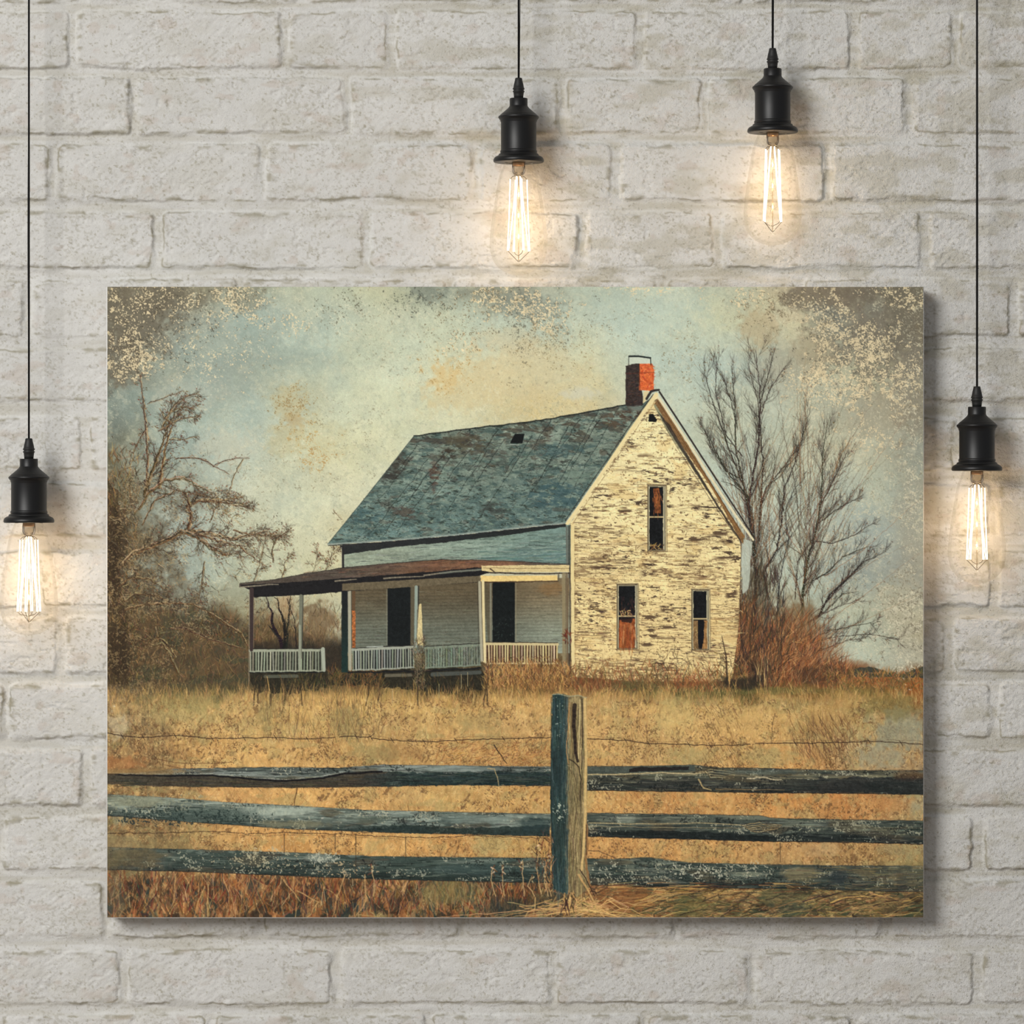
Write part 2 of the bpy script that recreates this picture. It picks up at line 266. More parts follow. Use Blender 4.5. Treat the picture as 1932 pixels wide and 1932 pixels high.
        s.wa, s.bud = 1.2, .05; s.branch(pts, w, .8, (50,42,38), int(tw*1.2), tl*1.45, .42, 2, .7, .88)
    for pts in ([(1450,1080),(1452,1000),(1446,930)], [(1434,1000),(1438,900)], [(1515,1100),(1522,1060)], [(1570,900),(1585,860),(1610,820)], [(1490,880),(1500,840)]): s.branch(pts, 1.6, .8, (150,92,56), 6, 20, .5, 1, .6, .7)
    for k in range(150):      # fine leaders fanning out of both clumps
        f = r.rand(); x0, y0 = (1420+r.randn()*12, 1060+r.randn()*60) if k % 2 else (1525+r.randn()*14, 1060+r.randn()*70)
        an = V+r.randn()*.42+(.18 if k % 2 == 0 else -.02); q = [(x0, y0)]
        for j in range(6): an += r.randn()*.06; q.append((q[-1][0]+np.cos(an)*(26+26*f), q[-1][1]+np.sin(an)*(26+26*f)))
        s.branch(q, 1.5, .5, (84,68,56) if k % 3 else (140,96,64), 3, 26, .4, 1, .5, .5)
    s.strokes(1500, 1330, 1660, 690, 1150, 14, .8, V+.15, .5, [(110,86,64),(84,66,54),(150,104,70)], .45, .1, np.maximum(B(1425, 900, 95, 210, .8), B(1570, 960, 90, 170, .8))*.7)
    s.wa, s.bud = 2.2, .3
    # russet brush
    dk = B(1430, 1150, 34, 120)*.9; s.tint(dk, (84,70,50), .6); s.tint(B(1500, 1180, 60, 60), (124,98,66), .6)
    rb = np.maximum(B(1470, 1235, 100, 78), np.maximum(B(1395, 1215, 36, 90)*.9, B(1570, 1272, 100, 30)))
    s.tint(rb, (128,84,54), .85); s.tint(B(1500, 1180, 46, 40), (134,108,78), .6); s.tint(B(1590, 1272, 36, 16), (74,60,46), .8); s.tint(B(1640, 1280, 60, 14), (160,96,54), .7)
    s.strokes(2600, 1370, 1600, 1130, 1300, 30, 1.5, V+.25, .42, [(172,100,58),(140,78,46),(190,124,78),(104,64,42),(204,152,104),(62,48,40)], .62, .1, np.clip(rb*1.2, 0, 1)); s.tint(B(1400, 1262, 60, 34), (58,48,40), .5); s.tint(B(1540, 1272, 60, 20), (60,50,42), .5); s.strokes(600, 1380, 1620, 1190, 1300, 24, 1.3, V+.25, .5, [(180,106,60),(54,42,36),(208,158,108)], .6, .1, rb)
    s.strokes(500, 1395, 1480, 1080, 1290, 36, 1.6, V+.1, .25, [(62,50,42),(98,76,54),(44,40,38)], .6, .1)
    s.strokes(380, 1500, 1600, 1150, 1270, 26, 1.1, V+.75, .3, [(70,52,44),(120,76,50),(180,130,90)], .6, .1, np.clip(B(1540, 1220, 60, 60)*1.2, 0, 1))
    s.poly([(1612,1262),(1640,1256),(1662,1262),(1680,1268),(1700,1270),(1715,1266),(1743,1256),(1743,1278),(1612,1276)], (62,66,60), .9, 3)
    s.strokes(500, 1560, 1743, 1268, 1300, 12, 2, V, .8, [(168,104,58),(120,104,60),(190,140,86),(96,84,50)], .6, .1)
    # ---- house: roof
    rdg = [(781,822),(860,812),(960,800),(1030,791),(1110,777),(1182,763)]
    roof = [(619,1025)]+rdg+[(1215,760),(1238,742),(1190,806),(1150,866),(1105,930),(1066,986),(980,994),(850,1008),(735,1018)]
    def roofcol(X, Y, b):
        x0, y0, x1, y1 = b; n1 = s.n(60, 26, 51, 3)[y0:y1, x0:x1, None]; n2 = s.n(16, 7, 52, 3)[y0:y1, x0:x1, None]
        t = sstep(820, 1000, Y)[..., None]
        c = C(130,144,132)*(1-t)+C(98,128,132)*t
        c = c*(.82+.36*n1); c = c+(C(60,88,98)-c)*sstep(.52, .66, n2)*.6
        rust = sstep(.64, .72, s.n(26, 12, 53, 3)[y0:y1, x0:x1])[..., None]; c = c+(C(92,84,72)-c)*rust*.6
        return c
    s.poly(roof, roofcol, 1, .8, .09)
    rm = np.zeros((PH, PW), np.float32); b, m = s.poly_mask(roof, .8); rm[b[1]:b[3], b[0]:b[2]] = m
    d_eave = -.11
    s.patch(rm, 15, 6, 56, .60, (150,162,146), .34, .06, -.8); s.patch(rm, 22, 9, 57, .60, (62,86,94), .42, .06, -.8); s.patch(rm, 9, 3.4, 58, .70, (40,46,46), .6, .03, -.8)
    s.veins(rm*sstep(.42, .6, s.n(50, 40, 59, 2)), 12, 5, 60, .022, (38,44,46), .75); s.veins(rm, 20, 8, 68, .014, (176,186,168), .5)
    s.patch(rm*sstep(940, 840, s.Y+(s.X-700)*.1), 24, 10, 69, .60, (74,66,56), .7, .03, -.9)
    s.strokes(2300, 640, 1180, 770, 1015, 11, 1.3, d_eave, .25, [(50,60,62),(36,42,46),(72,92,96),(156,170,154),(70,60,50)], .5, .12, rm, 0., rm)
    s.strokes(260, 640, 1180, 770, 1010, 12, 3.4, d_eave, .3, [(64,92,100),(140,156,142),(84,112,116)], .35, .1, rm, 0., rm)
    for i in range(17):      # standing seams running down the slope
        f = (i+.5+.35*r.randn()*.8)/17; f = min(max(f, .02), .97); tx = 781+(1182-781)*f; ty = np.interp(tx, [p[0] for p in rdg], [p[1] for p in rdg]); bx = 619+447*f; by = 1025-39*f
        bxx, byy = tx+(bx-tx)*1.0, ty+(by-ty)*1.0
        q = s.wob([(tx, ty), ((tx*.5+bxx*.5)+r.randn()*3, (ty+byy)/2), (bxx, byy)], 2.2, 12); n0 = r.randint(0, 6); n1 = len(q)-r.randint(0, 14); q = q[n0:max(n1, n0+3)]
        s.line(q, 2.2 if i % 3 == 0 else 1.5, .9, (40,46,48), .75, .2, rm); s.line([(x+2.2, y+.6) for x, y in q], .8, .6, (150,168,160), .4, .3)
    for cx, cy, rx, ry, c, a in ((745,870,30,22,(60,52,44),.6),(880,835,40,24,(84,78,62),.6),(845,858,14,10,(58,50,42),.6),(735,895,26,10,(50,44,40),.55),(1010,805,40,9,(70,62,50),.5),(1160,790,26,14,(92,78,64),.7),(1190,780,20,12,(70,52,42),.7),(820,900,12,26,(92,60,46),.5),(765,965,30,12,(84,70,60),.6),(930,960,30,12,(60,54,52),.45),(1060,850,50,16,(62,96,112),.5),(1040,930,60,24,(52,88,108),.55),(690,975,26,16,(60,96,112),.5),(1090,900,30,20,(120,142,132),.5),(960,905,40,14,(140,156,146),.35)):
        s.patch(B(cx, cy, rx*1.15, ry*1.15, .8)*rm, 10, 5, 500+int(cx), .44, c, min(1, a*1.15), .05, -.7)
    s.strokes(500, 700, 1200, 790, 900, 12, 1.5, -.5, .4, [(44,38,34),(70,58,48),(150,150,128)], .5, .1, clip=rm, mask=rm*sstep(.52, .7, s.n(40, 20, 55, 3)))
    s.line(s.wob(rdg, 1, 9), 2.6, 2.6, (36,40,42), .9); s.line([(x, y+4) for x, y in s.wob(rdg, 1.5, 11)], 1, 1, (60,64,60), .6, .3)
    s.line([(781,822),(700,925),(619,1025)], 1.4, 1.4, (70,84,88), .8)
    s.poly([(962,836),(971,818),(990,818),(985,836)], (22,24,30), 1, .6); s.line([(962,838),(978,839)], 1.6, 1, (190,196,188), .8)
    s.line(s.wob([(619,1026),(735,1019),(850,1009),(980,995),(1066,986)], .8, 12), 3, 3, (132,148,150), .9); s.line(s.wob([(619,1029),(735,1022),(850,1012),(980,998),(1066,989)], .8, 9), 1.6, 1.6, (40,40,44), .9)
    # chimney
    s.poly([(1180,690),(1206,684),(1207,722),(1213,748),(1213,764),(1198,768),(1180,764)], (62,52,50), 1, 1, .2); s.strokes(90, 1180, 1207, 695, 764, 7, 1.6, -.15, .3, [(92,64,54),(44,36,38),(80,56,48)], .6, .1)
    s.poly([(1206,684),(1230,686),(1234,697),(1234,735),(1224,738),(1206,736)], (226,108,58), 1, 1.2, .12); s.strokes(120, 1207, 1233, 687, 736, 5, 2, 0, 1.2, [(240,140,86),(200,72,40),(232,118,60),(186,80,50)], .7, .08)
    s.line([(1206,684),(1207,735)], 1.2, 1.2, (60,40,36), .8); s.line([(1180,705),(1234,702)], 1.2, 1, (96,50,40), .7)
    s.rect(1187, 674, 1227, 686, (206,214,198), rough=.5); s.line(s.wob([(1187,672),(1205,672),(1227,675)], .6, 8), 3.6, 3, (40,46,54)); s.line([(1186,672),(1186,688)], 1.3, 1.3, (60,60,60)); s.line([(1227,674),(1228,688)], 1.8, 1.8, (44,50,54))
    s.poly([(1214,740),(1224,736),(1222,752),(1213,762)], (222,206,160), 1, .8); s.tint(B(1200, 770, 18, 7), (128,136,126), .7)
    # gable wall with peeling paint
    gable = [(1240,748),(1262,790),(1300,850),(1345,922),(1380,980),(1394,1012),(1398,1040),(1394,1180),(1385,1250),(1382,1285),(1200,1285),(1078,1276),(1076,987),(1104,944),(1150,876),(1190,816)]
    gm = np.zeros((PH, PW), np.float32); b, m = s.poly_mask(gable, .8); gm[b[1]:b[3], b[0]:b[2]] = m
    def gcol(X, Y, b):
        x0, y0, x1, y1 = b; t = sstep(800, 1250, Y)[..., None]; n1 = s.n(50, 30, 61, 3)[y0:y1, x0:x1, None]
        c = C(252,236,182)*(1-t)+C(248,220,158)*t; return c*(.93+.13*n1)
    s.poly(gable, gcol, 1, .8, .05)
    peel = sstep(.5, .72, s.n(46, 16, 62, 3))*gm
    rows = .55+.45*np.sin((s.Y+(s.X-1080)*-.035)*2*np.pi/8.2)
    s.patch(gm*sstep(.48, .6, s.n(46, 20, 401, 3))*(.4+.6*rows), 18, 2.8, 402, .59, (112,90,66), .8, .05); s.patch(gm*sstep(.5, .62, s.n(60, 22, 403, 3)), 11, 2.6, 404, .64, (64,50,44), .85, .04)
    s.patch(gm*sstep(1000, 1060, s.Y)*sstep(.42, .58, s.n(70, 40, 405, 2)), 22, 2.6, 406, .60, (140,112,80), .75, .05); s.patch(gm, 4, 2.6, 407, .76, (92,70,52), .8, .03, 0, 2)
    s.patch(gm*sstep(.5, .6, s.n(50, 40, 408, 2)), 30, 14, 409, .56, (226,190,126), .45, .05)
    s.strokes(2000, 1076, 1398, 770, 1275, 17, 1.5, .03, .07, [(104,80,58),(72,58,50),(140,108,74),(120,94,66)], .72, .1, np.clip(peel*.7+gm*.05, 0, 1), 0., gm)
    s.strokes(1500, 1076, 1398, 980, 1270, 20, 1.1, .04, .07, [(132,104,72),(96,76,58),(190,150,96)], .6, .1, clip=gm, mask=gm*np.clip(sstep(.38, .62, s.n(60, 34, 63, 3)), .15, 1))
    s.strokes(120, 1080, 1395, 800, 1240, 14, 2., .03, .05, [(122,102,78),(150,124,88),(104,88,72)], .5, .1, peel, 0., gm)
    s.strokes(700, 1080, 1395, 800, 1260, 22, .9, .03, .04, [(120,92,66),(150,118,80)], .55, .1, gm, 0., gm)
    s.strokes(1400, 1078, 1395, 800, 1270, 10, 2.2, .03, .2, [(248,228,168),(244,218,150),(238,208,146)], .6, .04, gm)
    s.speck(gm*.8, (112,84,58), .22, 65, 1.5, .55)
    for y in np.arange(1000, 1268, 8.2):     # lap siding lines
        x = 1084
        while x < 1392:
            l = 12+r.rand()*60
            if r.rand() < .45: s.line(s.wob([(x, y+(x-1084)*.035), (min(x+l, 1392), y+(min(x+l, 1392)-1084)*.035)], 1., 8), 1.2, .8, (112,86,62), .6, .2)
            x += l+r.rand()*20
    for x0, y0, w, h in ((1208,1161,28,7),(1248,1145,22,9),(1238,1156,13,7),(1210,1075,28,12),(1240,1082,24,6),(1283,1058,34,9),(1240,1181,42,4),(1222,1186,13,5),(1212,1197,30,5),(1088,958,20,10),(1350,1048,44,5),(1120,1068,30,5),(1370,1110,20,20),(1210,1212,20,6),(1163,962,42,8),(1108,974,20,5),(1232,882,26,6),(1280,1013,60,6),(1340,1000,36,10)):
        s.patch(B(x0+w/2, y0+h/2, w*.66, h*.8, .3)*gm, 12, 3., 600+x0, .47, (92,72,56), .9, .03)
    # ragged foundation, rake boards and soffit
    s.line(s.wob([(1080,990),(1080,1100),(1081,1270)], .8, 20), 7, 6, (238,216,158)); s.line(s.wob([(1076,990),(1076,1100),(1077,1275)], .8, 9), 1.6, 1.4, (60,48,40), .85); s.line(s.wob([(1084.5,1000),(1085,1262)], .6, 9), .9, .9, (140,110,76), .6, .2)
    s.poly([(1400,1015),(1420,1022),(1416,1060),(1412,1110),(1402,1120),(1398,1060)], (196,204,190), .8, 1.5); s.line([(1399,1022),(1397,1090),(1392,1200)], 1.5, 1, (96,74,54), .7)
    s.poly([(1233,764),(1241,752),(1300,842),(1360,940),(1404,1010),(1402,1026),(1394,1014),(1345,924),(1290,846)], (136,102,66), 1, .8, .15)
    s.poly([(1233,764),(1237,762),(1262,806),(1305,872),(1355,955),(1396,1022),(1392,1012),(1375,990),(1340,935),(1292,862),(1256,808)], (146,142,112), 1, .8, .12)
    s.poly([(1240,775),(1262,800),(1300,862),(1350,944),(1396,1016),(1400,1026),(1380,998),(1340,935),(1296,866),(1262,812)], (54,46,42), .8, .8, .1)
    s.line([(1244,762),(1300,848),(1350,930),(1403,1012)], 3, 5, (156,112,64), .65, .1)
    s.line([(1241,748),(1290,822),(1350,915),(1390,975),(1421,1018)], 4.4, 4, (232,220,184)); s.line([(1244,739),(1292,812),(1352,905),(1392,966),(1419,1008)], 3.4, 2.6, (50,44,44), .95); s.line([(1238,753),(1288,830),(1348,923),(1398,1003)], 1., 1., (66,50,40), .8)
    s.line([(1256,808),(1300,880),(1345,950),(1388,1010)], 1.1, 1.1, (90,80,66), .8)
    s.line([(1238,744),(1190,812),(1150,872),(1104,940),(1070,988)], 7.5, 6, (240,220,166)); s.line([(1232,744),(1186,806),(1146,866),(1100,932),(1066,982)], 1.5, 1.3, (52,44,38), .9); s.line(s.wob([(1240,752),(1194,818),(1154,878),(1108,946),(1080,988)], .8, 9), 1., 1., (130,98,66), .8, .15)
    s.line(s.wob([(1220,752),(1228,738),(1243,735)], .6, 6), 5, 4, (56,54,52))
    s.poly([(1224,781),(1232,780),(1236,787),(1240,791),(1238,796),(1223,795)], (24,24,28), 1, .6)
    # gable windows
    def win(x0, y0, x1, y1, bar):
        s.rect(x0-4, y0-5, x1+7, y1+3, (228,208,156), rough=.6); s.rect(x0-3, y0-2, x1+5, y1+2, (104,90,70), rough=.6); s.rect(x0-1.5, y0, x1+4, y1, (206,196,160), rough=.5); s.rect(x0, y0+1, x1, y1, (24,24,32), rough=.7, tex=.3)
        s.line([(x1+2, y0), (x1+3, y1)], 1.2, 1.2, (90,84,74), .9); s.line([(x1+6.5, y0-2), (x1+7.5, y1+3)], 1, 1, (60,50,42), .7); s.line([(x0-3, y0-3), (x0-3, y1+5)], 1.4, 1.4, (60,48,40), .75); s.line(s.wob([(x0-5, y0-3), (x1+6, y0-3)], .5, 6), 1.2, 1.2, (80,62,50), .8)
        s.line([(x0, bar), (x1, bar)], 2.4, 2.4, (216,192,140)); s.line(s.wob([(x0-4, y1+3), (x1+7, y1+3)], .8, 6), 1.6, 1.4, (96,72,52), .7)
    win(1225, 917, 1251, 1037, 975); s.poly([(1233,921),(1243,920),(1246,940),(1247,968),(1236,967),(1233,945)], (146,82,44), .9, 1.5, .3); s.strokes(40, 1231, 1247, 922, 966, 16, 1.6, -V, .15, [(186,110,60),(96,52,34),(60,38,30)], .7); s.strokes(26, 1226, 1250, 1028, 1037, 6, 2, 0, 1, [(206,168,106),(150,110,66),(60,44,36)], .8)
    win(1167, 1104, 1198, 1222, 1162); s.poly([(1168,1170),(1198,1166),(1198,1222),(1168,1222)], (166,88,46), .95, 1.2, .2); s.strokes(90, 1168, 1198, 1168, 1218, 18, 2, -V, .12, [(190,104,52),(120,66,42),(206,150,96),(146,74,40)], .6); s.poly([(1170,1165),(1194,1165),(1192,1175),(1172,1174)], (44,32,32), .85, 2)
    s.strokes(26, 1170, 1196, 1125, 1158, 12, 2, -V, .2, [(92,56,42),(60,44,40)], .6); s.strokes(26, 1168, 1190, 1150, 1160, 5, 1.8, 0, 1, [(222,186,120),(160,120,76)], .8)
    win(1308, 1114, 1333, 1224, 1167); s.poly([(1308,1170),(1316,1170),(1318,1224),(1308,1224)], (150,116,76), .9, 1, .2); s.poly([(1328,1170),(1334,1170),(1334,1224),(1325,1224)], (176,128,76), .9, 1, .2); s.strokes(36, 1308, 1334, 1180, 1222, 12, 1.4, -V, .2, [(90,66,46),(206,168,110)], .6, .1, None)
    s.poly([(1316,1172),(1329,1172),(1327,1212),(1321,1222),(1317,1214)], (24,24,34), .95, 1)
    # ---- house front: upper strip
    strip = [(645,1031),(850,1013),(1066,990),(1076,990),(1076,1065),(980,1059),(900,1056),(833,1056),(740,1062),(645,1071)]
    s.poly(strip, lambda X, Y, b: (C(150,160,142)+(C(116,146,146)-C(150,160,142))*sstep(700, 1060, X)[..., None])*(.86+.28*s.n(60, 8, 71, 2)[b[1]:b[3], b[0]:b[2], None]), 1, .6, .08)
    sm = np.zeros((PH, PW), np.float32); b, m = s.poly_mask(strip, .5); sm[b[1]:b[3], b[0]:b[2]] = m
    s.strokes(420, 648, 1070, 1005, 1064, 34, 1.1, -.07, .05, [(70,84,84),(50,60,62),(176,190,176),(160,176,164)], .6, .1, sm, 0., sm)
    s.strokes(120, 900, 1070, 1036, 1064, 40, 2.4, -.06, .05, [(92,132,138),(140,168,160),(78,112,120)], .5, .08, sm, 0., sm)
    s.poly([(640,1028),(735,1021),(850,1011),(980,997),(1068,988),(1068,993),(980,1006),(900,1016),(850,1022),(760,1030),(648,1046)], (30,30,38), .88, 1.2)
    s.strokes(120, 650, 1060, 1000, 1040, 26, 2, -.09, .04, [(44,46,52),(66,72,72)], .5, .1, sm*sstep(1040, 1010, s.Y+(s.X-645)*.09))
    s.line([(646.5,1031),(647,1072)], 4, 4, (44,42,46)); s.line([(644,1032),(643.5,1074)], 1, 1, (190,186,164), .7); s.line([(1069,994),(1070,1064)], 4, 4, (110,112,104), .9); s.line([(1073.5,992),(1074,1270)], 3, 3, (70,62,54), .85)
    # porch interior wall
    s.rect(655, 1090, 1074, 1232, lambda X, Y, b: (C(98,86,66)+(C(112,118,106)-C(98,86,66))*sstep(1110, 1205, Y)[..., None])*(1+.34*sstep(930, 1040, X)[..., None])*(.9+.2*s.n(40, 8, 72, 2)[b[1]:b[3], b[0]:b[2], None]), rough=.4, tex=.06)
    s.tint(B(1040, 1110, 36, 16), (150,110,66), .5)
    for y in np.arange(1112, 1224, 6.1): s.line(s.wob([(668, y+3), (900, y-1), (1066, y-2)], .8, 12), 1., .8, (70,66,54), .55, .15); s.line([(668, y+5), (900, y+1), (1066, y)], .7, .7, (150,146,124), .3, .25)
    s.strokes(260, 670, 1066, 1110, 1215, 22, 1., .04, .25, [(64,58,48),(140,138,118),(84,80,66)], .5)
    s.line([(915,1100),(924,1212)], 7, 7, (92,84,66), .6); s.line([(925.5,1100),(925.5,1212)], 3.4, 3.4, (134,130,112))
    s.rect(731, 1104, 774, 1218, (24,27,36), rough=.5, tex=.1); s.rect(929, 1098, 971, 1212, (22,26,34), rough=.5, tex=.15); s.strokes(40, 932, 968, 1165, 1208, 3, 1.2, 0, 1.5, [(60,70,74),(80,88,86)], .6)
    s.line([(777.5,1106),(777.5,1218)], 6, 6, (98,90,72)); s.line([(774.5,1106),(774,1218)], 1, 1, (60,56,48), .8); s.line([(973,1100),(973,1212)], 1.2, 1.2, (150,142,116), .8); s.line([(729.5,1112),(729.5,1216)], 1.2, 1.2, (150,150,132), .7)
    # view through the open porch end
    s.tint(s.blob(600, 1180, 46, 46, .8)*sstep(655, 640, s.X), (116,92,66), .75); s.tint(s.blob(520, 1190, 44, 40, .8)*sstep(472, 482, s.X), (112,88,58), .6); s.tint(s.blob(538, 1140, 20, 30), (176,136,96), .5)
    s.strokes(700, 480, 645, 1125, 1222, 16, 1.3, V, .4, [(70,54,42),(150,118,82),(112,88,60),(176,146,104)], .55, .1, sstep(1120, 1180, s.Y+(s.n8-.5)*40))
    s.tint(sstep(1196, 1224, s.Y+(s.n8-.5)*14)*(np.abs(s.X-560) < 88)*(s.Y < 1270), (44,40,36), .75)
    for pts, w in (([(532,1222),(526,1200),(514,1178),(511,1150),(500,1125)], 8), ([(535,1222),(538,1190),(532,1160),(520,1126)], 7), ([(540,1222),(542,1180),(546,1150),(548,1122)], 4), ([(560,1222),(555,1170),(540,1128)], 2)): s.branch(pts, w, 1.2, (36,32,34), 6, 26, .4, 1, .6)
    # floor edge, voids below, railings
    s.poly([(468,1266),(614,1266),(655,1265),(781,1262),(910,1258),(910,1300),(860,1306),(780,1300),(700,1296),(640,1290),(560,1308),(478,1306)], (44,42,34), .9, 5, .2)
    s.strokes(200, 620, 720, 1266, 1300, 16, 2, V, .6, [(110,86,54),(140,96,56),(92,76,50)], .6); s.strokes(120, 545, 640, 1268, 1305, 16, 2, V, .6, [(92,80,52),(70,66,46)], .6)
    s.line([(500,1276),(560,1275)], 6, 6, (92,94,82), .9); s.line([(728,1274),(775,1273)], 6, 6, (112,106,90), .9); s.line([(816,1272),(905,1268)], 8, 7, (84,88,84), .9); s.line(s.wob([(470,1268),(610,1268)], 1, 8), 2.6, 2.6, (26,28,30), .9); s.line(s.wob([(656,1268),(781,1266),(905,1260)], 1, 8), 3, 3, (30,30,34), .9)
    s.rect(644, 1108, 656, 1268, lambda X, Y, b: C(34,36,44)+(C(28,54,60)-C(34,36,44))*sstep(1130, 1260, Y)[..., None], rough=.6)
    s.line([(659,1112),(660,1262)], 6.5, 6, (172,168,148)); s.line([(662.5,1114),(663,1224)], 1.2, 1.2, (70,66,58), .8); s.rect(664, 1112, 670, 1224, (104,80,58), rough=.5); s.rect(664, 1152, 670, 1223, (176,104,58), rough=.8, tex=.4)
    def rail(x0, x1, ya, yb, h, n, light, dark, a=1.):
        s.poly([(x0, ya), (x1, yb), (x1, yb+h), (x0, ya+h)], dark, .92*a, .8, .25)
        for i in range(n):
            x = x0+1+(x1-x0-2)*i/(n-1); y = ya+(yb-ya)*i/(n-1)
            s.line([(x+r.randn()*.5, y+4), (x+r.randn()*.5, y+h-1)], 2.6, 2.2, s.jc(light, .09), .9)
        s.line(s.wob([(x0, ya+3), (x1, yb+3)], .6, 9), 5, 5, light, .95); s.line(s.wob([(x0, ya), (x1, yb)], .8, 7), 1.5, 1.5, (44,40,38), .8); s.line(s.wob([(x0, ya+h-1), (x1, yb+h-1)], 1.2, 7), 3, 3, light, .75)
    rail(471, 607, 1224, 1223, 43, 26, (164,168,148), (56,58,50)); s.line([(609,1224),(611,1264)], 7, 6, (170,176,160)); s.line([(604,1226),(605,1264)], 1.2, 1.2, (50,50,46), .8)
    rail(665, 781, 1222, 1217, 43, 24, (168,172,158), (40,44,46)); rail(802, 906, 1219, 1213, 42, 22, (132,142,126), (84,92,82)); rail(916, 1052, 1211, 1212, 41, 27, (216,198,150), (84,58,42))
    s.line([(692,1218+2),(722,1219)], 2, 2, (196,204,196), .8); s.strokes(160, 802, 905, 1222, 1256, 10, 1.2, V, .7, [(96,104,92),(160,160,132),(80,72,54)], .6); s.strokes(90, 916, 1052, 1238, 1256, 7, 1.6, 0, 1, [(120,70,44),(206,176,120),(70,46,36)], .7)
    # porch roof, fascia and beams
    s.poly([(451,1101),(510,1094),(581,1081),(645,1071),(740,1062),(833,1055),(905,1056),(980,1059),(1074,1065),(1074,1070),(912,1068),(905,1074),(825,1080),(722,1088),(616,1096),(537,1102),(451,1107)], lambda X, Y, b: (C(88,78,70)+(C(128,92,70)-C(88,78,70))*(sstep(640, 860, X)*sstep(1010, 960, X))[..., None])*(.8+.4*s.n(50, 5, 73, 2)[b[1]:b[3], b[0]:b[2], None]), 1, .8, .1)
    s.strokes(340, 560, 1000, 1056, 1092, 34, 1.2, -.12, .06, [(70,56,50),(150,100,74),(60,52,50),(122,104,88)], .5, .1, sstep(1102, 1096, s.Y+(s.X-560)*.07)*sstep(1074, 1080, s.Y+np.clip(s.X-580, 0, 240)*.09))
    s.line(s.wob([(452,1100),(510,1094),(581,1081),(645,1071)], .6, 8), 1.4, 1.4, (50,46,44), .8); s.line(s.wob([(645,1071),(740,1062),(833,1055),(980,1059),(1074,1064)], .8, 9), 1.5, 1.2, (50,42,40), .75)
    s.poly([(452,1103),(537,1099),(616,1093),(722,1085),(825,1077),(900,1070),(930,1072),(925,1080),(905,1086),(905,1098),(780,1106),(660,1115),(574,1122),(478,1127),(470,1112)], (34,32,36), 1, .9, .12)
    s.poly([(645,1101),(780,1093),(906,1086),(906,1097),(780,1107),(660,1114),(645,1114)], (114,102,80), .95, .6, .1); s.poly([(480,1113),(645,1103),(645,1112),(480,1122)], (36,34,38), .9, .6)
    for pts in ([(458,1107),(490,1104),(525,1102)], [(632,1096),(650,1094),(672,1093)], [(724,1091),(745,1089),(800,1087)], [(800,1085),(850,1078),(905,1075)]): s.line(s.wob(pts, .6, 9), 3, 1.6, (150,140,120), .8)
    s.line(s.wob([(830,1081),(880,1076),(912,1074)], .6, 9), 3.4, 3.4, (118,122,112), .8)
    s.poly([(908,1067),(980,1066),(1074,1066),(1074,1079),(925,1079),(908,1076)], (222,200,146), 1, .8, .08); s.line(s.wob([(912,1071),(990,1072),(1073,1072)], .7, 9), 1, 1, (120,90,60), .8, .1); s.line(s.wob([(925,1080),(990,1082),(1074,1081)], .6, 9), 3, 2.4, (60,48,40), .85); s.line([(925,1073),(932,1078)], 3, 2, (60,44,36), .8)
    s.poly([(907,1086),(1051,1085),(1052,1095),(907,1097)], (240,208,136), 1, .6, .05); s.line(s.wob([(912,1098),(1053,1096)], .8, 6), 1.8, 1.8, (70,50,38), .85); s.line([(1053.5,1084),(1053.5,1095)], 3, 3, (104,96,76), .9)
    # porch posts
    s.line([(474.5,1112),(474,1226)], 8, 6, (66,54,54)); s.line([(470,1112),(469,1290)], 1.4, 1.4, (150,140,120), .8); s.line([(478.5,1126),(478,1222)], 1.2, 1.2, (140,120,98), .7); s.line([(567.5,1124),(566,1240)], 6.5, 6, (120,122,106)); s.line([(571.5,1122),(570,1222)], 1.4, 1.4, (48,50,50), .9); s.line([(565,1180),(565.5,1262)], 4, 4, (156,160,142), .9)
    s.line([(785,1107),(784,1220)], 6, 5, (150,164,156)); s.line([(789.5,1106),(789,1140)], 2.4, 2, (50,52,52), .9); s.poly([(790,1140),(794,1138),(796,1165),(798,1218),(786,1216)], (222,202,148), 1, .8, .1); s.line([(787,1150),(786,1200)], 1, 1, (90,84,70), .7)
    s.line([(904.5,1098),(906,1160),(909,1246)], 5, 5, (176,170,148)); s.line([(911,1096),(912,1160),(914,1248)], 5, 5, (232,214,164)); s.line([(907.8,1098),(909,1160),(912,1246)], 1., 1., (84,72,58), .85); s.line([(901,1100),(903,1240)], 1.2, 1, (66,60,50), .8)
    s.line([(1064,1084),(1065,1270)], 8, 8, (150,136,104), .9); s.line([(1069.5,1082),(1071,1276)], 3.4, 3.4, (118,100,78), .9); s.line([(1067,1084),(1067.5,1270)], .9, .9, (84,74,58), .7, .1); s.strokes(26, 1064, 1076, 1190, 1215, 8, 2.4, V, .5, [(124,62,44),(90,50,38)], .8)
    s.strokes(300, 780, 802, 1205, 1300, 12, 1.5, V, .6, [(92,82,62),(120,100,74),(50,46,38),(146,134,104)], .65); s.line([(787,1240),(788,1300)], 2, 2, (112,100,80), .8)
    # ---- grasses at the foot of the house
    gold = [(214,170,102),(196,148,88),(226,184,118),(170,128,76)]
    s.strokes(1500, 915, 1080, 1252, 1300, 15, 1.7, V, .45, [(176,128,74),(120,82,50),(214,172,108),(96,66,42),(206,150,90)], .65, .1, sstep(1248, 1268, s.Y))
    s.strokes(2400, 1078, 1420, 1252, 1305, 16, 1.7, V, .55, [(150,86,54),(176,112,70),(110,72,46),(122,104,66),(206,166,104),(90,76,50)], .62, .1, sstep(1250, 1288, s.Y+(s.n8-.5)*50))
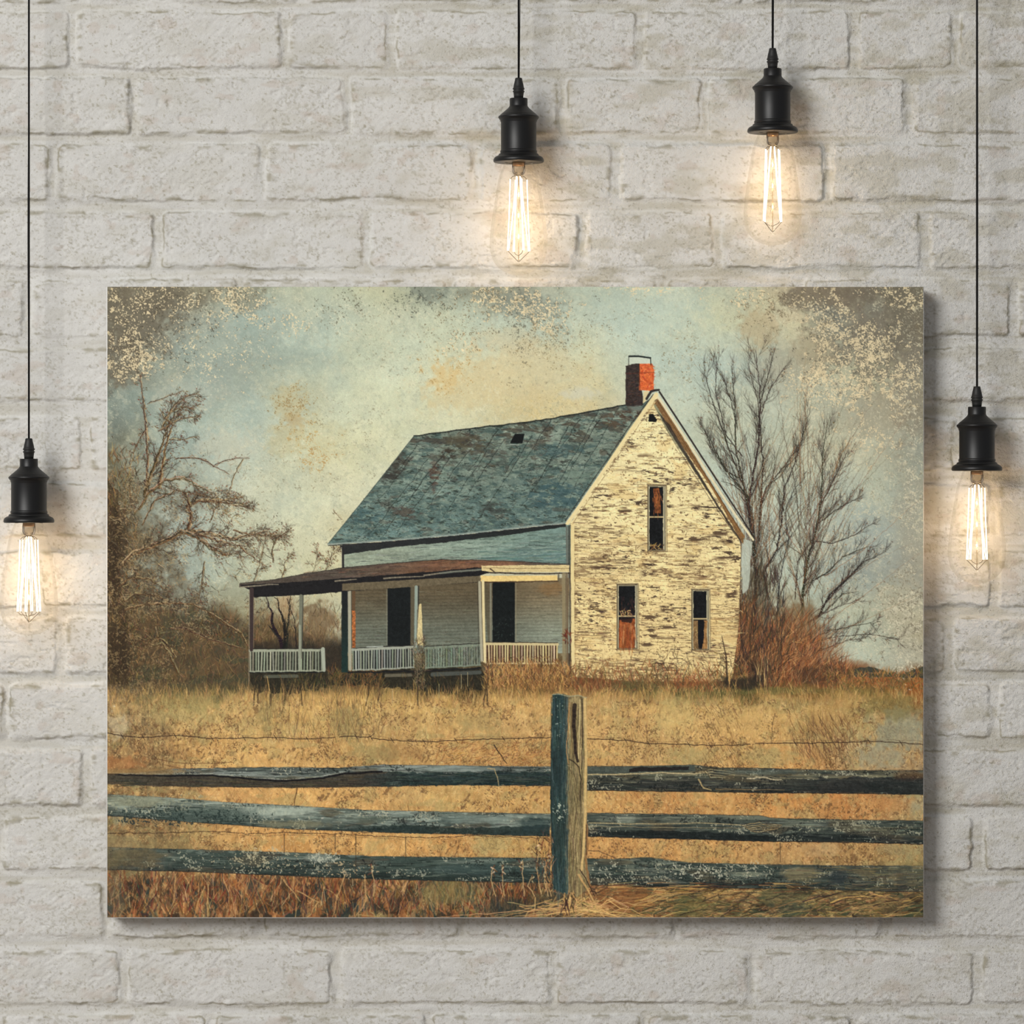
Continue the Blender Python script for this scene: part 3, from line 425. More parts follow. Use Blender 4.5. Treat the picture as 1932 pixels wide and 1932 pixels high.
    s.strokes(60, 1230, 1400, 1236, 1275, 26, 1.2, V, .7, [(80,58,44),(60,46,38)], .7); s.line([(1372,1288),(1370,1240),(1362,1200)], 4, 1.4, (60,46,38), .8)
    for cx, cy, rx, ry, c, a in ((1200,1292,60,12,(92,86,54),.6),(1460,1303,120,8,(112,108,62),.7),(1400,1288,44,14,(48,44,38),.8),(1300,1288,50,12,(150,84,50),.5),(1120,1290,44,14,(120,70,44),.5),(1000,1292,60,12,(150,104,60),.4)): s.tint(B(cx, cy, rx, ry, .9), c, a)
    s.strokes(40, 1425, 1450, 1260, 1305, 36, 1.6, V, .1, [(206,170,116),(60,44,36)], .7); s.strokes(10, 1372, 1392, 1280, 1305, 16, 2, V, .2, [(206,160,96)], .8)
    edge = sstep(1296, 1320, s.Y+(s.n(20, 30, 81, 2)-.5)*34)*sstep(1345, 1318, s.Y)
    s.strokes(5200, 202, 1743, 1290, 1335, 18, 1.6, V, .25, gold+[(150,116,72)], .6, .08, edge, .3)
    s.strokes(900, 202, 1743, 1276, 1312, 14, 1.5, V, .35, [(92,80,54),(70,62,44),(130,104,64)], .5, .1)
    for x in (478, 486, 505, 510, 536, 570, 690, 712, 788, 912, 920): s.line(s.wob([(x, 1330), (x+r.randn()*3, 1290), (x+r.randn()*4, 1268+r.rand()*16)], 1.4, 9), 3.2, 1.4, (212,168,104) if x % 2 else (60,50,38), .75)
    for x, y in ((618,1322),(828,1290),(870,1272),(882,1268),(740,1300)): s.line([(x, y+26), (x, y)], 1.4, 1, (176,160,120), .8)
    # ---- field texture
    lower = sstep(1312, 1330, s.Y)
    s.I *= (1+((s.n(5, 9, 82, 3)-.5)*.26+(s.n(60, 14, 83, 3)-.5)*.18)*lower)[..., None]
    s.patch(lower, 14, 22, 421, .58, (236,196,130), .32, .08); s.patch(lower, 9, 15, 422, .60, (180,136,84), .3, .08); s.patch(lower*sstep(.45, .6, s.n(50, 34, 423, 2)), 3.4, 7, 424, .64, (104,76,50), .6, .05); s.patch(lower, 26, 16, 425, .62, (164,154,104), .35, .08); s.speck(lower*sstep(.42, .56, s.n(46, 30, 426, 2)), (100,72,48), .42, 427, 1.6, .6); s.speck(lower*.8, (240,204,142), .3, 428, 1.6, .45)
    s.strokes(9000, 202, 1743, 1320, 1445, 13, 1.3, V, .45, [(238,198,132),(206,158,96),(160,112,66),(226,184,116),(186,156,104)], .45, .1, None, .3)
    s.strokes(4200, 202, 1743, 1325, 1445, 11, 1.1, V, .5, [(104,74,48),(76,58,42),(140,96,58)], .6, .1, sstep(.47, .68, s.n(34, 40, 84, 3)))
    s.strokes(7000, 202, 1743, 1475, 1625, 12, 1.3, V+.5, .45, [(238,192,122),(204,144,84),(160,102,58),(220,170,104),(176,150,98)], .45, .1, None, .3)
    s.strokes(3600, 202, 1743, 1480, 1625, 10, 1.2, V-.5, .35, [(112,72,44),(146,86,50),(86,62,44)], .5, .1, sstep(.46, .68, s.n(30, 30, 85, 3)))
    for cx, cy, rx, ry, c, a in ((345,1345,60,20,(178,166,112),.4),(505,1350,26,30,(150,136,90),.55),(650,1360,30,40,(140,126,84),.5),(900,1360,50,20,(176,152,100),.5),(940,1390,40,26,(170,146,96),.4),(700,1420,60,18,(150,138,92),.5),(760,1420,50,18,(160,120,76),.4),(1275,1350,40,40,(204,182,118),.4),(1400,1360,60,30,(216,176,110),.5),(1320,1425,50,18,(176,160,108),.5),(1450,1430,60,20,(176,164,112),.4),(1700,1380,60,44,(150,152,132),.6),(1670,1425,60,24,(166,160,134),.6),(1680,1330,60,24,(128,116,68),.5),
        (1560,1350,50,50,(190,146,88),.4),(222,1370,24,30,(206,192,162),.5),(225,1440,50,16,(176,112,66),.5),(340,1325,120,18,(150,138,88),.4),(220,1530,24,30,(160,158,128),.5),(220,1590,60,24,(140,126,92),.5),(330,1600,80,18,(150,132,88),.45),(930,1590,40,26,(176,164,112),.5),(780,1500,40,16,(196,164,110),.4),(1690,1515,60,18,(196,136,80),.4),(1730,1520,16,14,(166,160,130),.6),(1700,1605,50,20,(160,148,108),.5),(1560,1600,40,16,(196,164,118),.5)): s.tint(B(cx, cy, rx, ry, 1.), c, a)
    s.strokes(500, 1490, 1620, 1355, 1450, 28, 1.2, V-.35, .2, [(96,66,44),(130,88,56),(70,52,40)], .5, .1, B(1560, 1400, 70, 60)); s.strokes(120, 1330, 1400, 1340, 1450, 22, 1.2, V-.5, .15, [(96,70,48),(120,84,54)], .55)
    s.strokes(260, 490, 720, 1310, 1400, 34, 1.5, V, .2, [(96,78,52),(206,162,98),(120,92,60)], .5, .1); s.strokes(300, 820, 1040, 1400, 1445, 16, 1.4, -.5, .5, [(150,92,54),(110,76,50),(206,150,88)], .6); s.line(s.wob([(932,1405),(945,1425),(955,1440)], 1, 8), 2.4, 1.4, (52,40,34), .8)
    for x, y0, y1 in ((1457,1345,1402),(1742,1330,1420)): s.line(s.wob([(x+5, y0), (x, y0+20), (x-1, y1)], .8, 8), 1.2, .9, (80,60,46), .7)
    # wires
    for pts in ([(202,1382),(230,1388),(270,1391),(330,1387),(400,1393),(460,1392),(520,1391),(580,1394),(632,1391)], [(640,1390),(672,1389),(700,1391),(705,1384)], [(700,1392),(740,1396),(800,1399),(860,1396),(950,1393),(1038,1391)], [(1108,1393),(1180,1396),(1224,1402),(1300,1404),(1340,1406),(1415,1404)], [(1425,1402),(1500,1401),(1560,1401),(1640,1398),(1700,1401),(1743,1404)]):
        s.line(s.wob(pts, 1.2, 7), 1.7, 1.5, (58,42,34), .82); s.line([(x, y-4-2*np.sin(x*.03)) for x, y in s.wob(pts, 1.5, 8)], .9, .8, (84,62,48), .55, .2)
        for x, y in pts[1:-1]: s.line([(x-3, y-4), (x+3, y+5)], 1.4, 1, (50,36,30), .8)
    s.line(s.wob([(285,1430),(330,1438),(400,1440),(440,1437)], 1.4, 7), 1.3, 1.2, (96,62,42), .7, .15); s.line(s.wob([(310,1442),(350,1452),(402,1456)], 1, 7), 1.2, 1, (90,60,42), .6)
    # bottom thicket
    bot = sstep(1648, 1668, s.Y+(s.n8-.5)*18)
    lf = sstep(1100, 1040, s.X)*bot
    s.patch(lf, 26, 30, 431, .50, (60,48,38), .8, .06, .4); s.patch(lf, 18, 26, 432, .62, (48,62,62), .7, .05); s.patch(lf, 16, 22, 433, .62, (172,108,62), .7, .05, -.3); s.patch(lf, 10, 18, 434, .66, (196,146,96), .6, .04)
    rf = bot*sstep(1060, 1110, s.X); s.patch(rf, 40, 12, 435, .56, (84,70,50), .7, .05); s.patch(rf, 34, 12, 436, .62, (66,78,60), .7, .05); s.patch(rf, 40, 7, 437, .62, (200,158,100), .7, .04); s.veins(rf, 30, 13, 438, .04, (48,38,30), .7)
    s.strokes(1700, 202, 1060, 1640, 1731, 30, 3.2, V, .5, [(60,46,38),(110,70,44),(150,92,54),(44,56,56),(176,120,74),(86,64,46),(128,56,36),(190,150,100)], .6, .12, np.clip(bot*1.1, 0, 1), .25)
    s.strokes(420, 202, 1060, 1655, 1731, 42, 1.3, V+.1, .3, [(206,166,112),(196,128,72),(222,190,140),(60,42,34)], .62, .1, bot)
    s.tint(B(850, 1680, 70, 30), (120,118,76), .5); s.tint(B(960, 1715, 60, 24), (50,60,56), .6); s.tint(B(1030, 1700, 40, 20), (62,66,54), .5); s.tint(B(215, 1690, 30, 60), (112,106,88), .35)
    s.strokes(1200, 1060, 1743, 1665, 1731, 30, 2.2, -.15, .35, [(190,148,92),(120,84,52),(70,66,50),(86,90,60),(206,168,108),(150,96,56),(52,44,36)], .6, .12, bot, .2)
    for cx, cy, rx, ry, c, a in ((1170,1700,60,30,(146,88,50),.55),(1310,1712,50,24,(104,106,66),.5),(1470,1690,60,20,(78,84,62),.5),(1500,1720,50,16,(60,72,64),.5),(1660,1710,60,20,(90,82,56),.4)): s.tint(B(cx, cy, rx, ry, 1.), c, a)
    for k in range(46): x = 1090+r.randn()*50; s.line(s.wob([(x, 1690+r.rand()*12), (x+r.randn()*40, 1712), (x+r.randn()*80, 1731)], 3, 12), 1.8, .8, s.jc((216,172,112), .12), .75)
    for k in range(26):
        x = 1160+r.rand()*560; y = 1684+r.rand()*40; q = [(x, y+12), (x+30, y+2), (x+60+r.rand()*60, y-3+r.randn()*4)]; s.line(s.wob(q, 2, 12), 2.2, 1, s.jc((196,156,98) if k % 2 else (54,44,36), .1), .7)
    # ---- split rails
    def wood(top, bot, base, lo, hi, seed, dark_low=.6, fade=None, cream=0.):
        pts = top+bot[::-1]; b, m = s.poly_mask(pts, 1.); x0, y0, x1, y1 = b
        X = s.X[y0:y1, x0:x1]; Y = s.Y[y0:y1, x0:x1]
        yt = np.interp(X, [p[0] for p in top], [p[1] for p in top]); yb = np.interp(X, [p[0] for p in bot], [p[1] for p in bot])
        v = np.clip((Y-yt)/(yb-yt), 0, 1)
        n1 = s.n(110, 7, seed, 3)[y0:y1, x0:x1]; n2 = s.n(40, 2.6, seed+1, 2)[y0:y1, x0:x1]; n3 = s.n(150, 26, seed+2, 2)[y0:y1, x0:x1]
        c = C(*base)+(C(*hi)-C(*base))*(sstep(.5, .74, n1)*sstep(.95, .3, v))[..., None]
        c = c+(C(*lo)-c)*(np.clip(sstep(.35, .9, v+(n3-.5)*.5)*dark_low+sstep(.55, .75, n2)*.45, 0, 1))[..., None]
        c = c*(.86+.3*n2)[..., None]
        if fade is not None: m = m*np.interp(X+(s.n8[y0:y1, x0:x1]-.5)*90, fade[0], fade[1])
        n4 = s.n(26, 5, seed+7, 3)[y0:y1, x0:x1]; c = c+(C(*hi)*1.08-c)*(sstep(.6, .66, n4)*sstep(1., .4, v)*.6)[..., None]; c = c+(C(26,32,36)-c)*(sstep(.04, .0, np.abs(n1-.5))*.5)[..., None]
        c = c+(C(96,84,62)-c)*(sstep(.58, .7, s.n(70, 16, seed+8, 3)[y0:y1, x0:x1])*.5)[..., None]
        s.put(b, m, c)
        mm = np.zeros((PH, PW), np.float32); mm[y0:y1, x0:x1] = m
        xa, xb = top[0][0], top[-1][0]; ya = min(p[1] for p in top); yz = max(p[1] for p in bot); sl = (top[-1][1]-top[0][1])/(xb-xa)
        s.strokes(int((xb-xa)*.55), xa, xb, ya, yz, 52, 1.2, sl, .02, [hi, lo, (26,32,36), (160,166,150)], .5, .1, mm, 0., mm)
        s.strokes(int((xb-xa)*.22), xa, xb, ya, yz, 3.5, 1.8, 0, 1.5, [(190,192,172),(206,196,160)], .6, .1, mm*sstep(.56, .7, s.n(26, 10, seed+5, 2)))
        s.speck(mm*sstep(.54, .64, s.n(40, 16, seed+9, 3)), (196,192,164), .5, seed+1000, 1.8, .6); s.speck(mm*sstep(.5, .62, s.n(50, 16, seed+12, 3)), (24,28,32), .5, seed+1100, 1.8, .6)
        s.line(s.wob(bot, 1, 9), 1.8, 1.8, (36,32,32), .75 if fade is None else .5); s.line(s.wob(top, 1, 9), 1.3, 1.3, (52,52,52), .6 if fade is None else .35)
        if cream: s.line(s.wob([(x, y-1.5) for x, y in top], 1, 12), 1, 1, (222,206,160), .5, .3)
        return mm
    # top left rail
    wood([(202,1459),(250,1458),(330,1450),(470,1447),(560,1447),(640,1448),(720,1442),(880,1444),(1040,1446)], [(202,1478),(300,1482),(480,1485),(560,1485),(720,1483),(880,1480),(1040,1482)], (88,96,96), (40,44,46), (144,152,148), 101, .7, ([202,300,420,1040],[.86,.86,1,1]))
    crack = [(202,1460),(300,1463),(400,1462),(480,1470),(540,1473),(600,1468),(650,1459),(720,1455)]
    s.poly(crack+[(760,1457),(720,1483),(560,1485),(480,1485),(300,1482),(202,1478)], (70,62,50), .85, 1, .2); s.strokes(220, 202, 720, 1464, 1484, 40, 1.3, .02, .03, [(96,84,62),(44,38,34),(56,60,58)], .6)
    s.line(s.wob(crack, .8, 10), 3, 4, (24,22,26), .9); s.line([(x, y-3) for x, y in crack[:7]], 1.4, 1.2, (190,186,166), .55, .25); s.tint(B(270, 1455, 110, 7, .6), (150,120,78), .7)
    s.poly([(690,1462),(740,1456),(850,1457),(940,1455),(1040,1457),(1040,1480),(880,1480),(660,1483)], (32,50,60), np.clip(.8*sstep(640, 800, s.X), 0, 1), 4, .25); s.strokes(150, 720, 1040, 1458, 1480, 34, 2, .0, .04, [(52,66,70),(20,32,44),(80,84,70)], .5); s.tint(B(870, 1450, 90, 6), (140,152,152), .6)
    s.line(s.wob([(920,1449),(932,1450),(938,1465),(941,1482)], .6, 6), 2.2, 1.6, (176,156,112), .8); s.line(s.wob([(560,1486),(556,1505),(553,1535)], 1, 7), 3, 1.2, (104,76,48), .75)
    # middle left rail
    wood([(202,1498),(330,1505),(430,1513),(560,1520),(700,1528),(900,1532),(1040,1535)], [(202,1538),(330,1548),(430,1555),(560,1564),(700,1569),(900,1574),(1036,1577)], (112,122,114), (36,52,62), (158,168,156), 111, .5, ([202,260,1040],[.8,1,1]))
    s.tint(B(520, 1530, 90, 13), (172,182,168), .75); s.tint(B(250, 1512, 90, 12), (150,156,134), .65); s.tint(B(390, 1535, 110, 14), (66,84,88), .6); s.tint(B(560, 1555, 90, 9), (146,138,104), .55); s.speck(B(330, 1538, 190, 22), (36,50,56), .75, 115, 2., .75); s.speck(B(300, 1515, 160, 20), (150,152,128), .5, 116, 2., .6)
    s.poly([(600,1562),(760,1556),(860,1562),(1036,1556),(1036,1576),(900,1573),(600,1567)], (32,46,54), .75*sstep(600, 760, s.X), 3, .2); s.tint(B(900, 1545, 90, 9), (120,138,140), .6); s.tint(B(1010, 1555, 40, 18), (38,58,70), .7); s.tint(B(700, 1545, 60, 8), (84,96,88), .6)
    # bottom left rail
    wood([(202,1598),(400,1603),(560,1608),(700,1615),(1040,1618)], [(202,1640),(400,1645),(560,1652),(700,1658),(1036,1665)], (58,76,80), (32,44,50), (104,118,114), 121, .6, ([202,250,340,1040],[.35,.6,.92,1]))
    s.tint(B(600, 1618, 34, 10), (160,166,152), .6); s.speck(B(480, 1624, 120, 26), (196,184,150), .45, 125, 2., .7); s.speck(B(640, 1640, 80, 20), (206,180,140), .4, 126, 2., .7); s.speck(B(612, 1618, 40, 14), (200,200,180), .7, 127, 2, .7); s.tint(B(880, 1640, 110, 12), (62,84,92), .5); s.tint(B(250, 1620, 60, 20), (96,88,66), .4)
    # right rails
    a1 = wood([(1107,1445),(1200,1445),(1310,1443),(1360,1448),(1420,1448),(1580,1453),(1743,1453)], [(1107,1490),(1230,1492),(1340,1493),(1440,1495),(1600,1496),(1743,1498)], (84,84,70), (38,42,46), (128,124,100), 131, .65)
    s.poly([(1107,1446),(1200,1445),(1310,1443),(1312,1455),(1180,1458),(1107,1459)], (74,82,78), .85, 1, .15); s.line(s.wob([(1107,1461),(1180,1460),(1240,1457),(1310,1459),(1345,1455)], .8, 9), 2.6, 2.2, (206,186,140), .75); s.poly([(1186,1451),(1200,1447),(1300,1446),(1300,1452),(1186,1456)], (34,30,30), .85, 1.5)
    for k in range(9): s.line(s.wob([(1310+k*3, 1458-k*.5), (1340, 1448+k*2.6), (1385, 1456+k*1.5)], 1.5, 8), 1.3, 1, (206,186,138) if k % 2 else (70,58,44), .65)
    s.line(s.wob([(1318,1470),(1328,1486),(1342,1490)], 1, 6), 3, 2, (196,170,120), .75); s.line(s.wob([(1385,1462),(1480,1467),(1740,1474)], 1, 12), 1.6, 1.2, (150,140,112), .7); s.line(s.wob([(1410,1468),(1440,1466),(1475,1472)], 1.5, 6), 3.4, 2, (206,190,156), .7); s.line(s.wob([(1350,1488),(1480,1490)], 1, 9), 1.6, 1.2, (160,128,84), .7)
    s.poly([(1400,1476),(1600,1466),(1743,1468),(1743,1497),(1600,1495),(1400,1493)], (34,38,44), .7*sstep(1400, 1600, s.X+40*(s.n30-.5)), 4, .2); s.tint(B(1450, 1456, 120, 6), (74,90,92), .5); s.tint(B(1725, 1462, 40, 12), (96,66,44), .5)
    wood([(1107,1533),(1224,1535),(1320,1536),(1430,1538),(1460,1543),(1600,1546),(1743,1548)], [(1107,1577),(1224,1581),(1330,1583),(1450,1587),(1600,1588),(1743,1592)], (76,84,78), (30,36,44), (112,118,104), 141, .7)
    s.line(s.wob([(1110,1552),(1224,1554),(1330,1552),(1400,1556)], 1, 11), 2.4, 2, (190,170,126), .65); s.line(s.wob([(1110,1558),(1224,1560),(1400,1562)], 1, 11), 1.6, 1.2, (160,144,108), .6)
    for k in range(11): s.line(s.wob([(1398+k*2, 1556+k*1.2), (1432, 1549+k*2.2), (1476-k, 1556+k*.8)], 1.4, 7), 1.3, 1, (196,168,116) if k % 2 else (60,50,42), .7)
    s.poly([(1120,1570),(1224,1566),(1340,1570),(1450,1576),(1450,1586),(1330,1583),(1224,1580)], (24,30,40), .75, 2, .2); s.speck(B(1650, 1565, 100, 20), (150,150,126), .35, 145, 1.8, .6); s.tint(B(1180, 1545, 30, 8), (186,190,172), .4); s.line([(1480,1558),(1743,1562)], 1.4, 1.2, (130,124,98), .5, .2)
    wood([(1107,1619),(1160,1620),(1224,1617),(1300,1627),(1440,1630),(1560,1632),(1743,1633)], [(1107,1668),(1224,1672),(1340,1674),(1500,1676),(1620,1680),(1743,1682)], (64,76,76), (32,40,46), (116,122,106), 151, .55, ([1107,1540,1640,1743],[1,1,.75,.6]))
    s.speck(B(1310, 1645, 80, 22), (206,202,180), .55, 155, 1.8, .75); s.speck(B(1170, 1640, 60, 22), (194,192,168), .45, 156, 1.9, .7); s.speck(B(1420, 1640, 60, 18), (206,198,170), .45, 157, 1.9, .6); s.tint(B(1510, 1650, 50, 16), (142,128,92), .65); s.strokes(170, 1480, 1743, 1634, 1680, 30, 1.3, .03, .05, [(150,128,86),(70,72,62),(110,98,68)], .6); s.tint(B(1580, 1655, 20, 14), (36,46,66), .6)
    s.strokes(60, 1140, 1500, 1664, 1684, 60, 1.6, .0, .05, [(216,166,98),(70,46,34),(150,96,56)], .7)
    # lower wire
    for pts in ([(202,1572),(330,1570),(400,1568),(470,1572),(540,1570),(620,1572),(700,1576),(800,1580),(900,1576),(1030,1581)],): s.line(s.wob(pts, 1.4, 7), 1.7, 1.5, (64,46,34), .7, .1); s.line([(x, y+4) for x, y in s.wob(pts[2:], 1.4, 8)], 1, .8, (80,58,42), .5, .2)
    for x, y0, y1 in ((536,1572,1608),(632,1572,1606),(671,1576,1656),(765,1578,1618),(1472,1590,1626)): s.line([(x, y0), (x, y1)], 1.8, 1.3, (64,54,42), .7)
    s.line(s.wob([(1110,1604),(1130,1605),(1145,1612),(1160,1619)], 1, 7), 2, 1.2, (84,62,46), .7)
    # ---- centre post
    s.poly([(1042,1310),(1056,1308),(1075,1312),(1088,1311),(1106,1316),(1108,1440),(1106,1560),(1106,1610),(1112,1672),(1090,1692),(1060,1684),(1044,1676),(1041,1600),(1038,1500),(1040,1400)],
        lambda X, Y, b: (C(44,70,80)+(C(146,128,90)-C(44,70,80))*sstep(1062, 1076, X+(s.w1[b[1]:b[3], b[0]:b[2]])*4)[..., None])*(.72+.52*s.n(3, 60, 91, 2)[b[1]:b[3], b[0]:b[2], None]), 1, 1.4, .12)
    s.strokes(420, 1041, 1072, 1312, 1670, 40, 1.5, -V, .03, [(28,42,52),(60,88,98),(36,56,66),(84,104,104)], .6, .1); s.strokes(420, 1072, 1104, 1318, 1675, 40, 1.4, -V, .04, [(96,80,54),(182,160,112),(206,180,128),(70,56,42),(120,112,80)], .6, .1)
    s.tint(B(1054, 1450, 12, 60), (30,44,56), .5); s.tint(B(1056, 1570, 16, 70), (36,50,54), .45); s.tint(B(1080, 1480, 12, 60), (112,104,76), .5)
    s.line(s.wob([(1074,1326),(1072,1370),(1069,1420),(1073,1440)], 1, 9), 2, 1.6, (190,140,86), .8); s.line(s.wob([(1084,1330),(1082,1370),(1086,1420),(1090,1436)], 1, 9), 8, 5, (46,36,32), .85); s.line(s.wob([(1079,1325),(1077,1370),(1080,1412)], 1, 9), 3, 2, (120,98,66), .8); s.line(s.wob([(1094,1320),(1093,1380),(1091,1430)], 1, 9), 2.4, 2, (216,192,140), .85); s.line(s.wob([(1098,1318),(1099,1390),(1097,1450)], .8, 9), 1.6, 1.4, (60,46,38), .85)
    s.line(s.wob([(1103.5,1318),(1105,1440),(1104,1530),(1101,1600),(1097,1640)], .8, 12), 5, 4.5, (220,186,124), .9); s.line(s.wob([(1074,1432),(1082,1436),(1092,1446),(1096,1470),(1094,1510)], 1, 8), 2, 1.6, (50,42,34), .8)
    for k in range(5): s.line(s.wob([(1070+k*2, 1440+k*3), (1078+k*2, 1455+k*4), (1086+k, 1490+k*16), (1080+k, 1540+k*20)], 1.6, 9), 1.6, 1, (190,170,120) if k % 2 else (84,72,50), .7)
    s.line(s.wob([(1107,1555),(1108,1600),(1104,1620),(1112,1670)], 1, 8), 4, 4, (150,110,70), .8); s.line(s.wob([(1106,1556),(1106,1612)], 1, 8), 1.4, 1.4, (60,42,34), .85); s.line(s.wob([(1092,1650),(1110,1680),(1128,1715),(1140,1731)], 1, 9), 4, 2, (206,164,106), .85); s.line(s.wob([(1094,1640),(1112,1672),(1122,1690)], 1, 9), 1.8, 1.4, (52,38,32), .85)
    s.line(s.wob([(1042,1310),(1060,1309),(1075,1314),(1090,1311),(1106,1316)], 1, 5), 2, 2, (170,164,130), .7); s.line([(1040,1315),(1039,1500),(1042,1670)], 1.4, 1.4, (26,34,40), .7)
    s.speck(B(1056, 1530, 16, 30), (190,196,176), .35, 161, 2., .8); s.speck(B(1056, 1370, 12, 60), (150,166,160), .2, 162, 1.8, .7); s.strokes(30, 1060, 1084, 1680, 1705, 22, 3, -V, .3, [(206,164,104),(60,46,36)], .7)
    # weeds in front of the rails
    for x, yt in ((931,1632),(948,1632),(985,1622),(1018,1590),(1036,1610),(1030,1640),(1004,1650),(700,1630)):
        s.line(s.wob([(x+4, 1690), (x+r.randn()*4, (yt+1690)/2), (x, yt)], 1.6, 8), 2, 1.6, (190,158,112), .85)
        for k in range(5): s.line([(x+r.randn()*2, yt+k*4), (x+r.randn()*4, yt+k*4+4)], 3, 2, s.jc((206,180,140) if k % 2 else (90,60,42), .1), .8)
    s.strokes(120, 1010, 1045, 1570, 1690, 14, 1.5, V, .4, [(196,140,90),(120,76,48),(60,44,36)], .7)
    for pts in ([(560,1680),(600,1700),(580,1731)], [(650,1652),(636,1690),(628,1731)], [(688,1650),(690,1700),(670,1731)], [(535,1660),(566,1700)], [(392,1668),(391,1731)], [(330,1650),(328,1700)], [(386,1672),(374,1700),(366,1731)]): s.line(s.wob(pts, 1.4, 9), 2.6, 1.4, (200,160,108), .7)
    # warm canvas unity, slight speckle
    s.I += ((s.fine-.5)*.03+(s.n4-.5)*.025)[..., None]
    ink = s.n(3.2, 3.2, 451, 2); s.I *= (1+(ink-.5)*.12*(.4+.6*field))[..., None]
    mu = s.I.mean(2, keepdims=True); bl = s.I-mu; cool = sstep(-.02, .07, s.I[..., 2:3]-s.I[..., 0:1]); s.I = mu+bl*(.93-.26*cool); s.I[..., 1:2] += .010*cool; s.I[..., 2:3] -= .014*cool
    s.I[..., 2] *= .985; s.I[..., 1] *= 1.005
    s.I += .05*(s.I-.5)
    v = np.clip(s.I, 0, 1)
    return v

KEY_LOC = (-2.95, -5.3, 1.95); KEY_SIZE = (2.2, 2.2); KEY_W = 318.; WORLD = .28; LAMP_W = .052; PRINT_GAIN = 1.03
import bpy, bmesh, math
# ------------------------------------------------------------------ helpers
S = 0.0006          # metres per photo pixel on the wall plane
CAMD = 4.0          # camera distance from the wall
SC = bpy.context.scene
COL = SC.collection
def wx(px, d=0.): return (px-966.)*S*(CAMD-d)/CAMD
def wz(py, d=0.): return (966.-py)*S*(CAMD-d)/CAMD
def mat(name, col, rough=.6, metal=0., spec=.5):
    m = bpy.data.materials.new(name); m.use_nodes = True; b = m.node_tree.nodes['Principled BSDF']
    b.inputs['Base Color'].default_value = (*col, 1); b.inputs['Roughness'].default_value = rough
    b.inputs['Metallic'].default_value = metal; b.inputs['Specular IOR Level'].default_value = spec
    return m
def nd(m, t, **kw):
    n = m.node_tree.nodes.new(t)
    for k, v in kw.items(): setattr(n, k, v)
    return n
def lk(m, a, b): m.node_tree.links.new(a, b)
def mesh_obj(name, me, m, parent=None, smooth=True):
    o = bpy.data.objects.new(name, me); COL.objects.link(o)
    if m: me.materials.append(m)
    if parent: o.parent = parent
    if smooth: me.polygons.foreach_set('use_smooth', [True]*len(me.polygons))
    return o
def bm_obj(name, bm, m, parent=None, smooth=True):
    bmesh.ops.recalc_face_normals(bm, faces=bm.faces[:])
    me = bpy.data.meshes.new(name); bm.to_mesh(me); bm.free(); return mesh_obj(name, me, m, parent, smooth)
def lathe(bm, prof, n=64, cx=0, cy=0, cap=True):
    """profile of (radius, z) revolved about z"""
    rings = []
    for r, z in prof:
        if r < 1e-7: rings.append([bm.verts.new((cx, cy, z))])
        else: rings.append([bm.verts.new((cx+r*math.cos(2*math.pi*k/n), cy+r*math.sin(2*math.pi*k/n), z)) for k in range(n)])
    for a, b in zip(rings[:-1], rings[1:]):
        for k in range(n):
            k2 = (k+1) % n
            if len(a) == 1 and len(b) == 1: continue
            if len(a) == 1: bm.faces.new((a[0], b[k], b[k2]))
            elif len(b) == 1: bm.faces.new((a[k], b[0], a[k2]))
            else: bm.faces.new((a[k], b[k], b[k2], a[k2]))
    if cap:
        for rg in (rings[0], rings[-1]):
            if len(rg) > 1: bm.faces.new(rg)
def tube(bm, pts, r, n=8, taper=None):
    import mathutils
    P = [mathutils.Vector(p) for p in pts]; rings = []
    up = mathutils.Vector((0.03, 1, 0.02))
    for i, p in enumerate(P):
        t = (P[min(i+1, len(P)-1)]-P[max(i-1, 0)]).normalized(); a = t.cross(up)
        if a.length < 1e-4: a = t.cross(mathutils.Vector((1, 0, 0)))
        a.normalize(); b = t.cross(a); rr = r if taper is None else r*taper[i]
        rings.append([bm.verts.new(p+a*rr*math.cos(2*math.pi*k/n)+b*rr*math.sin(2*math.pi*k/n)) for k in range(n)])
    for A, B in zip(rings[:-1], rings[1:]):
        for k in range(n): bm.faces.new((A[k], A[(k+1) % n], B[(k+1) % n], B[k]))
    bm.faces.new(rings[0]); bm.faces.new(rings[-1][::-1])
def box(bm, x0, x1, y0, y1, z0, z1):
    v = [bm.verts.new((x, y, z)) for x in (x0, x1) for y in (y0, y1) for z in (z0, z1)]
    for f in ((0,1,3,2),(4,6,7,5),(0,4,5,1),(2,3,7,6),(0,2,6,4),(1,5,7,3)): bm.faces.new([v[i] for i in f])
def smoothed(prof, k=3, sharp=()):
    """Catmull-Rom resample of a (r, z) profile"""
    out = []
    P = [prof[0]]+list(prof)+[prof[-1]]
    for i in range(1, len(P)-2):
        p0, p1, p2, p3 = P[i-1], P[i], P[i+1], P[i+2]
        for j in range(k):
            t = j/k
            out.append(tuple(.5*((2*p1[q])+(-p0[q]+p2[q])*t+(2*p0[q]-5*p1[q]+4*p2[q]-p3[q])*t*t+(-p0[q]+3*p1[q]-3*p2[q]+p3[q])*t**3) for q in (0, 1)))
    out.append(prof[-1]); return [(max(r, 0), z) for r, z in out]
